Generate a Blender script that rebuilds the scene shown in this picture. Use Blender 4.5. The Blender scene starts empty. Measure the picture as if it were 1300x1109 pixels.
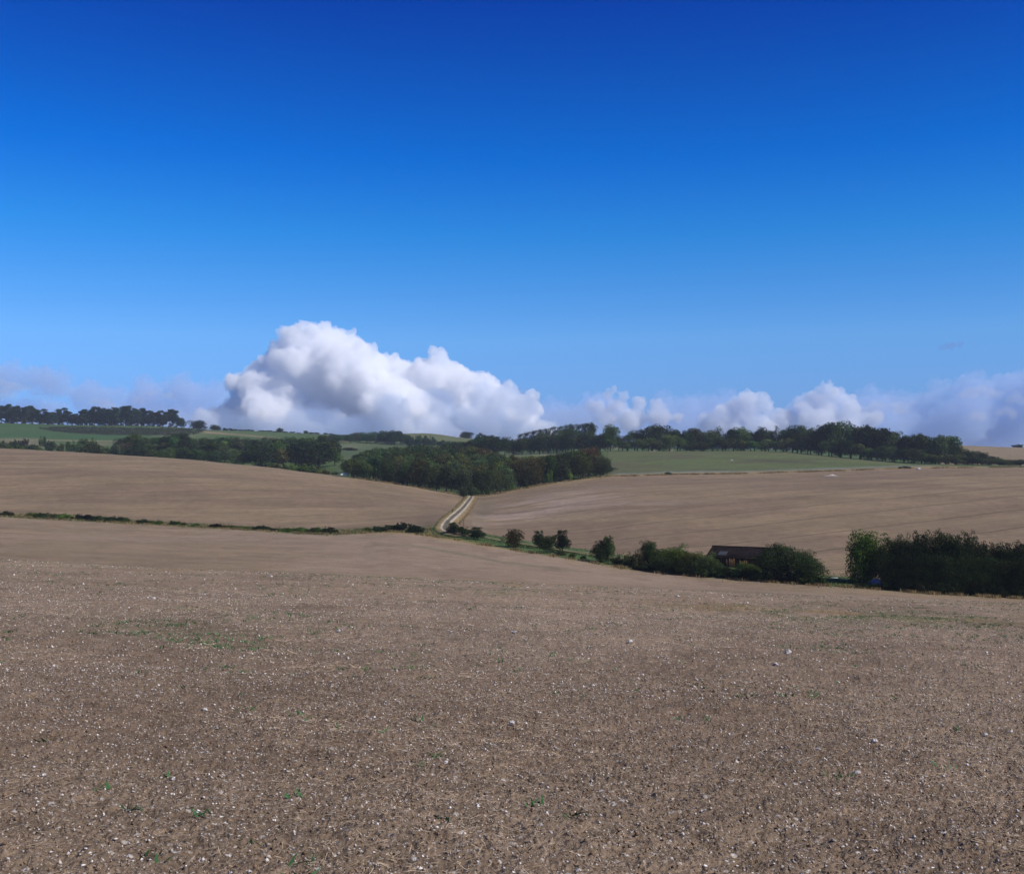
import bpy, math, numpy as np
rad = math.radians
rng = np.random.default_rng(7)
sc = bpy.context.scene
COL = sc.collection
F, CX, HY = 1394.0, 650.0, 585.0      # focal length in photo pixels, centre column, eye-level row

# ------------------------------------------------------------------ helpers
def mesh_from(name, v, f, smooth=False, mat=None, fattr=None, mats=None, midx=None):
    """v (n,3) f (m,k) arrays"""
    me = bpy.data.meshes.new(name)
    v = np.asarray(v, dtype=np.float32); f = np.asarray(f, dtype=np.int32)
    m, k = f.shape
    me.vertices.add(len(v)); me.vertices.foreach_set('co', v.ravel())
    me.loops.add(m * k); me.loops.foreach_set('vertex_index', f.ravel())
    me.polygons.add(m)
    me.polygons.foreach_set('loop_start', np.arange(0, m * k, k, dtype=np.int32))
    me.polygons.foreach_set('loop_total', np.full(m, k, dtype=np.int32))
    if smooth: me.polygons.foreach_set('use_smooth', np.ones(m, dtype=bool))
    if mat: me.materials.append(mat)
    if mats:
        for a in mats: me.materials.append(a)
        me.polygons.foreach_set('material_index', np.asarray(midx, dtype=np.int32))
    me.update(calc_edges=True)
    return me

def add_attr(me, name, data, typ='FLOAT', dom='POINT'):
    a = me.attributes.new(name, typ, dom)
    if typ == 'FLOAT': a.data.foreach_set('value', np.asarray(data, dtype=np.float32))
    else:
        d = np.ones((len(data), 4), dtype=np.float32); d[:, :3] = data
        a.data.foreach_set('color', d.ravel())

def link(name, me, parent=None, loc=None, rot=None, scale=None):
    o = bpy.data.objects.new(name, me); COL.objects.link(o)
    if parent: o.parent = parent
    if loc is not None: o.location = loc
    if rot is not None: o.rotation_euler = rot
    if scale is not None: o.scale = scale
    return o

def tag(o, label=None, cat=None, group=None, kind=None):
    if label: o['label'] = label
    if cat: o['category'] = cat
    if group: o['group'] = group
    if kind: o['kind'] = kind
    return o

ONES = ['', 'first', 'second', 'third', 'fourth', 'fifth', 'sixth', 'seventh', 'eighth', 'ninth', 'tenth', 'eleventh', 'twelfth',
        'thirteenth', 'fourteenth', 'fifteenth', 'sixteenth', 'seventeenth', 'eighteenth', 'nineteenth']
def ordinal(n):
    if n < 20: return ONES[n]
    t, u = divmod(n, 10)
    if u == 0: return {2: 'twentieth', 3: 'thirtieth', 4: 'fortieth', 5: 'fiftieth', 6: 'sixtieth'}[t]
    return {2: 'twenty', 3: 'thirty', 4: 'forty', 5: 'fifty', 6: 'sixty'}[t] + '-' + ONES[u]

def hash2(i, j, s):
    h = (i.astype(np.int64) * 374761393 + j.astype(np.int64) * 668265263 + s * 1274126177) & 0xffffffff
    h = ((h ^ (h >> 13)) * 1274126177) & 0xffffffff
    return ((h ^ (h >> 16)) & 0xffff) / 65535.0
def vnoise(x, y, s=0):
    xi, yi = np.floor(x), np.floor(y); fx, fy = x - xi, y - yi
    fx = fx * fx * (3 - 2 * fx); fy = fy * fy * (3 - 2 * fy)
    a = hash2(xi, yi, s); b = hash2(xi + 1, yi, s); c = hash2(xi, yi + 1, s); d = hash2(xi + 1, yi + 1, s)
    return (a * (1 - fx) + b * fx) * (1 - fy) + (c * (1 - fx) + d * fx) * fy
def fbm(x, y, o=4, s=0):
    t = np.zeros_like(x); a = .5; n = 0
    for k in range(o):
        t += a * vnoise(x * 2 ** k, y * 2 ** k, s + k * 17); n += a; a *= .5
    return t / n
def sstep(a, b, x):
    t = np.clip((x - a) / (b - a), 0, 1); return t * t * (3 - 2 * t)

# ------------------------------------------------------------------ terrain
xs = np.concatenate([np.linspace(-1580, -70, 36)[:-1], np.arange(-70, 1371, 1.6), np.linspace(1375, 2880, 36)])
NX = len(xs)
def prof(tab):
    t = np.array(tab, dtype=float)
    x, a, b = t[:, 0], t[:, 1], t[:, 2]
    fine = np.arange(-1600, 2901, 4.0)
    def sm(v):
        w = np.interp(fine, x, v); k = np.hanning(13); k /= k.sum()
        w2 = np.convolve(np.pad(w, 6, mode='edge'), k, mode='valid')
        return np.interp(xs, fine, w2)
    return sm(a), sm(b)          # depth, photo row
T = {}
T['B'] = [(-300,45,700),(0,45,710),(220,45,722),(430,45,730),(650,45,740),(800,45,747),(1050,45,758),(1300,45,766),(1600,45,770)]
T['D'] = [(-500,350,640),(0,330,655),(100,325,660),(230,310,668),(350,300,675),(420,295,678),(500,300,674),(540,290,679),(600,270,689),(660,255,699),(740,235,712),(800,225,722),(870,215,730),(950,205,736),(1040,195,743),(1100,190,747),(1160,185,752),(1300,180,760),(1700,180,770)]
T['E'] = [(-500,365,635),(0,345,651),(230,325,664),(350,318,671),(420,312,674),(500,318,668),(540,312,669),(560,305,668),(590,310,672),(620,308,678),(700,285,690),(760,265,699),(800,252,706),(870,240,714),(950,230,721),(1050,222,729),(1150,218,735),(1300,213,745),(1700,210,760)]
T['G'] = [(-600,650,566),(0,650,569),(80,630,573),(150,610,577),(250,590,584),(350,570,594),(450,550,607),(520,535,617),(575,527,627),(592,525,631),(605,525,631),(650,550,623),(700,570,613),(770,600,605),(850,615,602.5),(950,625,601),(1050,630,598),(1150,640,594.5),(1300,640,593),(1700,640,590)]
T['H'] = [(-400,800,574),(0,800,573),(150,760,583),(250,740,592),(350,720,601),(400,700,606),(430,680,601),(450,670,601),(500,640,612),(550,620,619),(600,620,623),(650,640,614),(700,650,604),(770,680,598),(850,690,594),(950,690,593),(1050,700,590),(1150,670,592),(1300,650,592.7),(1700,650,590)]
T['I'] = [(-400,950,568),(0,950,566),(100,950,566),(150,950,568),(250,900,574),(350,900,580),(400,880,583),(440,850,585),(500,800,592),(560,800,595),(600,800,592),(650,790,586),(690,780,585),(720,780,584),(770,780,583),(850,780,579),(950,780,578),(1050,750,581),(1150,700,589.5),(1200,690,590.5),(1300,665,591.7),(1700,665,589)]
T['J'] = [(-400,1150,556),(100,1150,556),(150,1150,558),(250,1100,562),(350,1100,568),(430,1050,570),(500,950,577),(560,950,578),(600,950,577),(650,920,578),(700,900,577),(750,880,574),(770,870,572.6),(850,870,572.6),(950,870,572.6),(1000,850,573.5),(1050,800,579.5),(1100,770,584),(1150,730,588),(1200,710,590),(1300,690,591),(1700,690,588)]
T['J2'] = [(-400,1300,546),(0,1300,547),(100,1300,548),(250,1300,553),(350,1300,559),(430,1250,563),(500,1250,567),(560,1200,569),(650,1150,572),(770,1080,572),(950,1080,572),(1050,1000,576),(1200,900,586),(1230,900,585),(1300,900,583),(1700,900,580)]
T['K'] = [(-400,1500,536),(0,1500,537),(100,1500,540),(200,1500,541),(240,1500,543.5),(265,1500,546),(330,1500,547.5),(400,1500,551),(440,1500,552),(500,1650,551.5),(530,1650,550),(556,1650,551),(575,1600,555),(600,1550,557),(650,1400,563),(770,1300,567),(1000,1300,570),(1100,1300,566),(1200,1300,564.5),(1300,1300,568.5),(1700,1300,575)]
P = {k: prof(v) for k, v in T.items()}
def zl(k): return (HY - P[k][1]) / F * P[k][0]
one = np.ones(NX)
Bz = zl('B'); s0 = (Bz + 1.3) / 45
kd, kz = [], []
def knot(d, z): kd.append(d * one); kz.append(z * one)
knot(2.5, -1.3 + s0 * 2.5); knot(22., -1.3 + s0 * 22); knot(45., Bz)
rayB = (HY - P['B'][1]) / F
bdip = np.interp(xs, [0, 500, 900, 1300], [.55, .45, .25, .1])
knot(66., rayB * 66 - bdip); knot(120., (HY - P['B'][1] + 1.5) / F * 120)
for k in ('D', 'E'): knot(P[k][0], zl(k))
# rounded shoulder of the two far fields
gE, gG = zl('E'), zl('G'); dm = P['E'][0] * .45 + P['G'][0] * .55
bul = np.interp(xs, [0, 400, 560, 620, 720, 900, 1300], [2.2, 1.4, .0, .0, 1.2, 2.2, 2.0])
knot(dm, gE * .45 + gG * .55 + bul)
knot(P['G'][0], gG)
for k in ('H', 'I', 'J', 'J2', 'K'): knot(P[k][0], zl(k))
knot(2600., zl('K') - 60); knot(5000., zl('K') - 150)
KD, KZ = np.array(kd), np.array(kz)
NK = len(KD)
dl = np.diff(KZ, axis=0) / np.diff(KD, axis=0)
hk = np.diff(KD, axis=0)
KM = np.zeros_like(KZ)
for i in range(1, NK - 1):
    a, b = dl[i - 1], dl[i]; w1 = 2 * hk[i] + hk[i - 1]; w2 = hk[i] + 2 * hk[i - 1]
    with np.errstate(all='ignore'):
        m = (w1 + w2) / (w1 / a + w2 / b)
    KM[i] = np.where(a * b > 0, m, 0)
KM[0] = dl[0]; KM[-1] = dl[-1]
def H(X, Y):
    X = np.atleast_1d(np.asarray(X, float)); Y = np.maximum(np.atleast_1d(np.asarray(Y, float)), 2.5)
    px = np.clip(X / Y * F + CX, xs[0], xs[-1])
    D = np.array([np.interp(px, xs, KD[i]) for i in range(NK)])
    Z = np.array([np.interp(px, xs, KZ[i]) for i in range(NK)])
    M = np.array([np.interp(px, xs, KM[i]) for i in range(NK)])
    idx = np.clip((D <= Y).sum(0) - 1, 0, NK - 2); ar = np.arange(len(px))
    d0, d1 = D[idx, ar], D[idx + 1, ar]; h = d1 - d0; t = np.clip((Y - d0) / h, 0, 1)
    return ((2*t**3 - 3*t**2 + 1) * Z[idx, ar] + (t**3 - 2*t**2 + t) * h * M[idx, ar]
            + (-2*t**3 + 3*t**2) * Z[idx + 1, ar] + (t**3 - t**2) * h * M[idx + 1, ar])
def h1(x, y): return float(H(x, y)[0])
def X_of(px, d): return (px - CX) / F * d

# rows: list of (knot index, fraction)
rowsd, rowk = [], []
def band(i, n, near=False):
    for r in range(n):
        t = r / n
        if near:      # uniform in image rows: depth ~ 1/row
            d = 1 / ((1 - t) / KD[i] + t / KD[i + 1])
        else: d = KD[i] * (1 - t) + KD[i + 1] * t
        rowsd.append(d); rowk.append(i + t)
band(0, 520, True); band(1, 60, True); band(2, 12); band(3, 22); band(4, 46); band(5, 12); band(6, 46); band(7, 46)
band(8, 10); band(9, 14); band(10, 20); band(11, 16); band(12, 20); band(13, 8); band(14, 4)
rowsd.append(KD[-1]); rowk.append(NK - 1)
R = np.array(rowsd); RK = np.array(rowk); NR = len(RK)
Xg = (xs[None, :] - CX) / F * R; Yg = R.copy()
Zg = H(Xg.ravel(), Yg.ravel()).reshape(NR, NX)
YP = HY - Zg / Yg * F                                  # photo row of each vertex at design time
XP = np.broadcast_to(xs[None, :], YP.shape)
# clods and furrows
amp = sstep(150, 20, Yg)
def clods(X, Y):
    return ((fbm(X * 14, Y * 14, 3, 3) - .5) * .030 + np.abs(fbm(X * 36, Y * 36, 2, 9) - .5) * .032 + (vnoise(X * 75, Y * 75, 13) - .5) * .010
            + (fbm(X * 3.1, Y * 3.1, 3, 5) - .5) * .06 + (vnoise(X * .8, Y * .8, 8) - .5) * .07)
clod = clods(Xg, Yg)
edge = sstep(45, 30, Yg) * .75 + .25
Zg = Zg + clod * np.where(Yg < 150, 1, 0) * amp * edge + (fbm(Xg / 14, Yg / 14, 3, 11) - .5) * .5 * sstep(90, 250, Yg)

# ---- albedo per vertex
def mixc(a, b, w): return a * (1 - w[..., None]) + np.array(b) * w[..., None]
C = np.zeros(YP.shape + (3,)); fleck = np.zeros(YP.shape); tram = np.zeros(YP.shape); soil = np.zeros(YP.shape)
n1 = fbm(Xg / 22, Yg / 22, 4, 21); n2 = fbm(Xg / 4, Yg / 9, 4, 31); n3 = fbm(Xg / 60, Yg / 90, 3, 41)
near = RK < 5; nearf = (RK < 2)
SO = (.228, .163, .099)
C[:] = np.array(SO)
C *= (.84 + .32 * n1)[..., None]
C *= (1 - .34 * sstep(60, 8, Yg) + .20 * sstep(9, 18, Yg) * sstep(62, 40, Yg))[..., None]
is_soil = (RK < 8)[:, None] & np.ones(YP.shape, bool)
soil[is_soil] = 1
fleck[RK < 5] = 1
rot_ = (Xg * .5 + Yg * .86, Yg * .5 - Xg * .86)
fleck *= .45 + .9 * sstep(.34, .62, fbm(rot_[0] / 5, rot_[1] / 1.6, 4, 23))
# broad tonal patches in the nearer field
K1 = (RK < 5)[:, None]
C = np.where(K1[..., None], mixc(C, (.28, .20, .145), sstep(.48, .62, n3) * .5), C)
C = np.where(K1[..., None], mixc(C, (.165, .11, .072), sstep(.52, .66, n2) * .35), C)
# straw / weed streaks in the near field
def blob(x, y, rx, ry, sl=0.):
    dx = XP - x; dy = YP - y - sl * dx
    return np.exp(-(dx / rx) ** 2 - (dy / ry) ** 2)
vis = (RK < 2.2)[:, None] | ((RK > 4) & (RK < 5))[:, None]
weed = blob(1150, 787, 190, 9, .03) + .6 * blob(980, 775, 120, 5, .03) + .5 * blob(440, 738, 60, 2.5, .02) + .5 * blob(640, 752, 40, 3) + .35 * blob(250, 800, 140, 25)
weed = np.where((RK < 2.2)[:, None], weed, 0) * sstep(.4, .62, fbm(Xg * 1.3, Yg * .8, 3, 51))
C = mixc(C, (.085, .105, .035), np.clip(weed, 0, 1) * .75)
strw = blob(900, 767, 60, 4, .03) + blob(1040, 778, 130, 4, .035) + blob(225, 723, 28, 2) + blob(650, 742, 26, 2.4, .1) + .8 * blob(745, 748, 30, 2.5, .08) + .5 * blob(1230, 790, 90, 5) + .5 * blob(880, 757, 40, 2.2, .05)
strw = np.where((RK < 2.4)[:, None], strw, 0) * sstep(.42, .6, fbm(Xg * 1.1, Yg * .7, 3, 57))
C = mixc(C, (.25, .165, .075), np.clip(strw, 0, 1) * .8)
# faint green drilling lines beyond the brow
ln = np.exp(-((YP - np.interp(XP, [450, 540, 640, 760], [686, 694, 713, 728])) / 1.6) ** 2) * sstep(430, 560, XP) * sstep(800, 640, XP)
ln = np.where(((RK > 3.8) & (RK < 5))[:, None], ln, 0)
C = mixc(C, (.10, .105, .055), ln * .5)
ln = np.exp(-((YP - np.interp(XP, [350, 450, 540, 640], [684, 682, 687, 704])) / 1.5) ** 2) * sstep(380, 450, XP) * sstep(680, 620, XP)
C = mixc(C, (.23, .165, .11), np.where(((RK > 3.8) & (RK < 5))[:, None], ln, 0) * .6)
# far fields
far = ((RK >= 6) & (RK < 8))[:, None] & np.ones(YP.shape, bool)
tram[far] = 1
left = far & (XP < 590)
C = np.where(far[..., None], mixc(C, (.18, .125, .085), sstep(.5, .64, fbm(Xg / 70 + 5, Yg / 28, 4, 61)) * .55), C)
chalky = (blob(690, 640, 75, 12, -.18) + .8 * blob(640, 655, 60, 9, -.1) + .5 * blob(790, 640, 100, 12, -.05)) * far * (XP > 600)
C = mixc(C, (.36, .27, .21), np.clip(chalky, 0, 1) * .7 * sstep(.3, .6, fbm(Xg / 20, Yg / 10, 3, 63)))
dk = blob(560, 655, 60, 10, -.25) * left + .7 * blob(1300, 690, 200, 50) * far * (XP > 700) + .6 * blob(620, 650, 30, 8, -.4) * far * (XP > 590)
C = mixc(C, (.15, .108, .075), np.clip(dk, 0, 1) * .5)
C = mixc(C, (.105, .11, .07), np.clip(blob(612, 648, 12, 18, -1.), 0, 1) * .35 * far)
# margins
GR, DG, ST, CH, BR = (.064, .098, .032), (.040, .065, .022), (.26, .185, .085), (.55, .50, .42), (.034, .040, .022)
st = ((RK >= 5) & (RK < 6))[:, None] & np.ones(YP.shape, bool)
C = np.where(st[..., None], np.array(GR) * (.8 + .5 * n2)[..., None], C); soil[st] = 0; fleck[st] = 0
# rough dry edge strips along D, along the lane and along G
rkf = RK[:, None] + (fbm(Xg / 3.0, Yg / 3.0, 3, 71) - .5) * .10
eD = np.exp(-((rkf - 5.0) / .045) ** 2)
C = mixc(C, (.20, .15, .07), eD * .75 * sstep(.35, .6, fbm(Xg / 5, Yg / 5, 3, 73)))
leftst = st & (XP < 560)
C = mixc(C, (.19, .14, .07), leftst * .65 * sstep(.3, .55, fbm(Xg / 6, Yg / 4, 3, 75)))
C = mixc(C, ST, (blob(500, 675, 55, 2.2, .0) + blob(545, 680, 30, 2.5, .25) + .8 * blob(600, 689, 40, 2.0, .17)) * ((RK > 4.8) & (RK < 6))[:, None] * .8)
C = mixc(C, (.035, .085, .03), np.clip(blob(556, 672, 14, 6, .15), 0, 1) * ((RK > 5) & (RK < 6.15))[:, None] * .9)
# beyond the brown fields
bey = (RK >= 8)[:, None] & np.ones(YP.shape, bool)
soil[bey] = 0; tram[bey] = 0
gg = np.array(GR) * (.75 + .6 * n1)[..., None]
C = np.where(bey[..., None], gg, C)
mead = bey & (XP > 768) & (XP < 1215) & (RK < 11)[:, None]
mc = mixc(np.broadcast_to(np.array((.104, .124, .050)), C.shape), (.105, .092, .055), sstep(.45, .62, fbm(Xg / 60, Yg / 14, 4, 81)) * .8)
mc = mixc(mc, (.07, .062, .042), (blob(985, 585, 60, 2.2, .04) + .5 * blob(840, 580, 50, 1.5)) * .7)
C = np.where(mead[..., None], mc, C)
def bandG(lo, hi, x0, x1, col, w):
    global C
    d = (YP - np.interp(XP, xs, P['G'][1]))
    m = sstep(lo - .4, lo + .2, d) * sstep(hi + .5, hi - .3, d) * sstep(x0 - 8, x0 + 8, XP) * sstep(x1 + 8, x1 - 8, XP)
    m = m * ((RK > 7.6) & (RK < 9.5))[:, None]
    m = m * (.55 + .45 * sstep(.35, .55, fbm(Xg / 7, Yg / 9, 3, 83)))
    C = mixc(C, col, m * w)
bandG(-2.4, .6, 780, 1300, (.27, .19, .10), .9); bandG(-4.2, -2.4, 780, 1190, (.17, .19, .15), .75)
bandG(-1.6, 1.2, 600, 780, (.27, .2, .10), .9); bandG(-1.2, .8, 445, 600, (.24, .19, .11), .85); bandG(-1.0, .4, 0, 440, (.22, .17, .11), .6)
soil = np.where(np.abs(YP - np.interp(XP, xs, P['G'][1])) < 2.6, soil * .4, soil)
# left downland
lf = bey & (XP < 445)
C = mixc(C, (.05, .10, .035), lf * (blob(30, 552, 120, 6) + blob(130, 555, 60, 4) + blob(20, 541, 50, 3) + .6 * blob(120, 541, 120, 1.2)) * .8)
brk = sstep(48, 70, XP) * sstep(262, 235, XP) * sstep(-1.2, .6, YP - np.interp(XP, [50, 80, 130, 240, 262], [543.5, 541.5, 542.5, 544.0, 546])) * sstep(1.2, -.6, YP - np.interp(XP, [50, 90, 140, 170, 240, 262], [545, 549.5, 552, 552, 553, 548]))
C = mixc(C, BR, np.clip(brk * lf * (.75 + .5 * n2), 0, 1))
C = mixc(C, (.22, .165, .11), lf * np.clip(blob(25, 562, 32, 4) + .5 * blob(65, 566, 30, 2.5) + .8 * blob(130, 563.5, 14, 2), 0, 1) * .8)
C = mixc(C, (.25, .2, .12), lf * np.exp(-((YP - np.interp(XP, [50, 170, 250], [558.5, 560.5, 560])) / .7) ** 2) * .8)
C = mixc(C, (.17, .16, .085), lf * np.clip(blob(228, 552, 26, 3.2) + blob(20, 557, 30, 1.2), 0, 1) * .7)
C = mixc(C, (.31, .21, .14), lf * np.exp(-((YP - np.interp(XP, [250, 262, 300, 350], [547.5, 548.5, 551.3, 556])) / np.interp(XP, [250, 350], [1.3, .7])) ** 2) * sstep(252, 260, XP) * sstep(360, 340, XP) * .9)
C = mixc(C, (.30, .2, .12), lf * np.clip(blob(281, 545.3, 5, 1.2), 0, 1) * .9)
C = mixc(C, (.085, .12, .05), lf * np.clip(blob(325, 551, 45, 3.2, .07), 0, 1) * .7)
C = mixc(C, (.075, .10, .045), (bey & (XP > 425) & (XP < 470) & (YP > 570)) * .8)
C = mixc(C, (.16, .15, .095), bey * np.clip(blob(446, 566, 24, 4) * .8 + .5 * blob(450, 582, 12, 2), 0, 1) * .7)
C = mixc(C, (.13, .135, .06), (bey & (XP > 470) & (XP < 640) & (YP < 562)) * .85)
C = mixc(C, (.085, .105, .05), (bey & (XP > 470) & (XP < 660) & (YP >= 561)) * .6)
C = mixc(C, (.20, .19, .12), bey * np.clip(blob(700, 577.5, 30, 2) + .6 * blob(650, 578, 20, 1.5), 0, 1) * .75)
C = mixc(C, (.27, .21, .13), bey * np.clip(blob(776, 568, 12, 2.2) + blob(830, 572.2, 3, .8) + blob(852, 571.5, 3, 1.2), 0, 1) * .85)
rt = bey & (XP > 1195) & (RK > 11)[:, None]
C = mixc(C, (.235, .175, .105), rt * (.85 + .15 * n1))
C = mixc(C, CH, bey * np.clip(blob(452, 607.6, 5, .8), 0, 1))
C = mixc(C, (.30, .2, .11), bey * np.clip(blob(468, 609, 12, 1.8, .15) + blob(497, 613, 5, 2, .3), 0, 1) * .8)
C = np.clip(C, 0, 1)

# ------------------------------------------------------------------ materials
def newmat(name):
    m = bpy.data.materials.new(name); m.use_nodes = True
    nt = m.node_tree; nt.nodes.clear()
    return m, nt, nt.nodes, nt.links
def N(nt, t, **kw):
    n = nt.nodes.new(t)
    for k, v in kw.items(): setattr(n, k, v)
    return n
def math_(nt, op, a, b=None, c=None, clamp=False):
    n = nt.nodes.new('ShaderNodeMath'); n.operation = op; n.use_clamp = clamp
    for i, s in enumerate((a, b, c)):
        if s is None: continue
        if isinstance(s, (int, float)): n.inputs[i].default_value = s
        else: nt.links.new(s, n.inputs[i])
    return n.outputs[0]
def maprange(nt, v, a, b, c=0., d=1., smooth=True):
    n = nt.nodes.new('ShaderNodeMapRange'); n.interpolation_type = 'SMOOTHSTEP' if smooth else 'LINEAR'
    nt.links.new(v, n.inputs[0])
    for i, q in enumerate((a, b, c, d)): n.inputs[i + 1].default_value = q
    return n.outputs[0]
def mixrgb(nt, fac, a, b, mode='MIX'):
    n = nt.nodes.new('ShaderNodeMix'); n.data_type = 'RGBA'; n.blend_type = mode
    for s, k in ((fac, 0), (a, 6), (b, 7)):
        if isinstance(s, (int, float)): n.inputs[k].default_value = s
        elif isinstance(s, tuple): n.inputs[k].default_value = (*s, 1)
        else: nt.links.new(s, n.inputs[k])
    return n.outputs[2]
def noise(nt, vec, scale, detail=4, rough=.6, dist=0):
    n = nt.nodes.new('ShaderNodeTexNoise'); n.inputs['Scale'].default_value = scale
    n.inputs['Detail'].default_value = detail; n.inputs['Roughness'].default_value = rough
    n.inputs['Distortion'].default_value = dist
    nt.links.new(vec, n.inputs['Vector']); return n.outputs[0]
def pbsdf(nt, col, rough=.9, spec=.1):
    b = nt.nodes.new('ShaderNodeBsdfPrincipled')
    if isinstance(col, tuple): b.inputs['Base Color'].default_value = (*col, 1)
    else: nt.links.new(col, b.inputs['Base Color'])
    b.inputs['Roughness'].default_value = rough; b.inputs['Specular IOR Level'].default_value = spec
    return b
def finish(nt, sh):
    o = nt.nodes.new('ShaderNodeOutputMaterial'); nt.links.new(sh, o.inputs['Surface'])

def land_material(name, tramdir):
    m, nt, nd, lk = newmat(name)
    geo = N(nt, 'ShaderNodeNewGeometry'); pos = geo.outputs['Position']
    at = N(nt, 'ShaderNodeAttribute', attribute_name='albedo'); fl = N(nt, 'ShaderNodeAttribute', attribute_name='fleck')
    tr = N(nt, 'ShaderNodeAttribute', attribute_name='tram'); so = N(nt, 'ShaderNodeAttribute', attribute_name='soil')
    sx = N(nt, 'ShaderNodeSeparateXYZ'); lk.new(pos, sx.inputs[0])
    flat = N(nt, 'ShaderNodeCombineXYZ'); lk.new(sx.outputs[0], flat.inputs[0]); lk.new(sx.outputs[1], flat.inputs[1])
    v = flat.outputs[0]
    # soil and grass grain at several sizes
    ga = noise(nt, v, 26, 5, .7); gb = noise(nt, v, 3.2, 5, .65); gc = noise(nt, v, .33, 5, .65); gd = noise(nt, v, .06, 4, .6)
    k = math_(nt, 'MULTIPLY', maprange(nt, ga, .3, .7, .55, 1.45, False), maprange(nt, gb, .3, .7, .74, 1.26, False))
    k = math_(nt, 'MULTIPLY', k, maprange(nt, gc, .3, .7, .82, 1.18, False))
    k = math_(nt, 'MULTIPLY', k, maprange(nt, gd, .3, .7, .88, 1.12, False))
    col = mixrgb(nt, 1., at.outputs['Color'], (1, 1, 1), 'MULTIPLY')
    cb = N(nt, 'ShaderNodeVectorMath', operation='SCALE'); lk.new(at.outputs['Color'], cb.inputs[0]); lk.new(k, cb.inputs['Scale'])
    col = cb.outputs[0]
    # straw-coloured chaff and warm/cool soil
    w = maprange(nt, noise(nt, v, 9, 4, .7), .56, .72)
    w = math_(nt, 'MULTIPLY', w, math_(nt, 'MULTIPLY', fl.outputs['Fac'], .5))
    col = mixrgb(nt, w, col, (.235, .175, .115))
    # flint and chalk flecks: three sizes of cells
    prev = col
    for sc_, th, am, cc in ((90., .74, .8, (.38, .33, .28)), (46., .80, .85, (.46, .41, .36)), (22., .90, .8, (.52, .48, .44))):
        vo = N(nt, 'ShaderNodeTexVoronoi'); vo.inputs['Scale'].default_value = sc_; lk.new(v, vo.inputs['Vector'])
        s2 = N(nt, 'ShaderNodeSeparateColor'); lk.new(vo.outputs['Color'], s2.inputs[0])
        hit = math_(nt, 'GREATER_THAN', s2.outputs[0], th)
        rr = maprange(nt, vo.outputs['Distance'], .22, .42, 1., 0.)
        f = math_(nt, 'MULTIPLY', math_(nt, 'MULTIPLY', hit, rr), math_(nt, 'MULTIPLY', fl.outputs['Fac'], am))
        f = math_(nt, 'MULTIPLY', f, maprange(nt, s2.outputs[1], 0, 1, .35, 1.))
        prev = mixrgb(nt, f, prev, cc)
    # shade of hollows between clods, painted as dark noise in the soil colour
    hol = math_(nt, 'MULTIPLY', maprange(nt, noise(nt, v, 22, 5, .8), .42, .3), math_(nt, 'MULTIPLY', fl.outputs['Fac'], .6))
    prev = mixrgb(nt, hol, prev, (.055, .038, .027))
    # drill lines (tramlines every 24 m) and finer sowing rows on the far fields
    dx, dy = math.cos(rad(tramdir)), -math.sin(rad(tramdir))
    q = math_(nt, 'ADD', math_(nt, 'MULTIPLY', sx.outputs[0], dx), math_(nt, 'MULTIPLY', sx.outputs[1], dy))
    wob = noise(nt, v, .012, 3, .5)
    q = math_(nt, 'ADD', q, math_(nt, 'MULTIPLY', wob, 9.))
    for per, wd, am in ((24., .055, .55), (12., .05, .18), (3., .2, .15)):
        fr = math_(nt, 'PINGPONG', math_(nt, 'DIVIDE', q, per), .5)
        l_ = maprange(nt, fr, 0, wd, 1, 0)
        brk_ = maprange(nt, noise(nt, v, .05, 4, .65), .22, .42)
        l_ = math_(nt, 'MULTIPLY', math_(nt, 'MULTIPLY', l_, brk_), math_(nt, 'MULTIPLY', math_(nt, 'MULTIPLY', tr.outputs['Fac'], so.outputs['Fac']), am))
        prev = mixrgb(nt, l_, prev, (.085, .07, .045))
    # streaky tone along the rows
    al = math_(nt, 'ADD', math_(nt, 'MULTIPLY', sx.outputs[0], -dy), math_(nt, 'MULTIPLY', sx.outputs[1], dx))
    mp = N(nt, 'ShaderNodeCombineXYZ'); lk.new(math_(nt, 'MULTIPLY', q, .16), mp.inputs[0]); lk.new(math_(nt, 'MULTIPLY', al, .009), mp.inputs[1])
    stn = noise(nt, mp.outputs[0], 1., 5, .65)
    stk = math_(nt, 'ADD', 1., math_(nt, 'MULTIPLY', math_(nt, 'SUBTRACT', stn, .5), math_(nt, 'MULTIPLY', tr.outputs['Fac'], .6)))
    c2 = N(nt, 'ShaderNodeVectorMath', operation='SCALE'); lk.new(prev, c2.inputs[0]); lk.new(stk, c2.inputs['Scale'])
    b = pbsdf(nt, c2.outputs[0], .95, .05)
    bmp = N(nt, 'ShaderNodeBump'); bmp.inputs['Strength'].default_value = .8; bmp.inputs['Distance'].default_value = .03
    hgt = math_(nt, 'ADD', noise(nt, v, 38, 4, .7), math_(nt, 'MULTIPLY', gb, 2.))
    lk.new(hgt, bmp.inputs['Height']); lk.new(bmp.outputs[0], b.inputs['Normal'])
    finish(nt, b.outputs[0]); return m
M_landR = land_material('soil_right', 54); M_landL = land_material('soil_left', 72)

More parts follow.
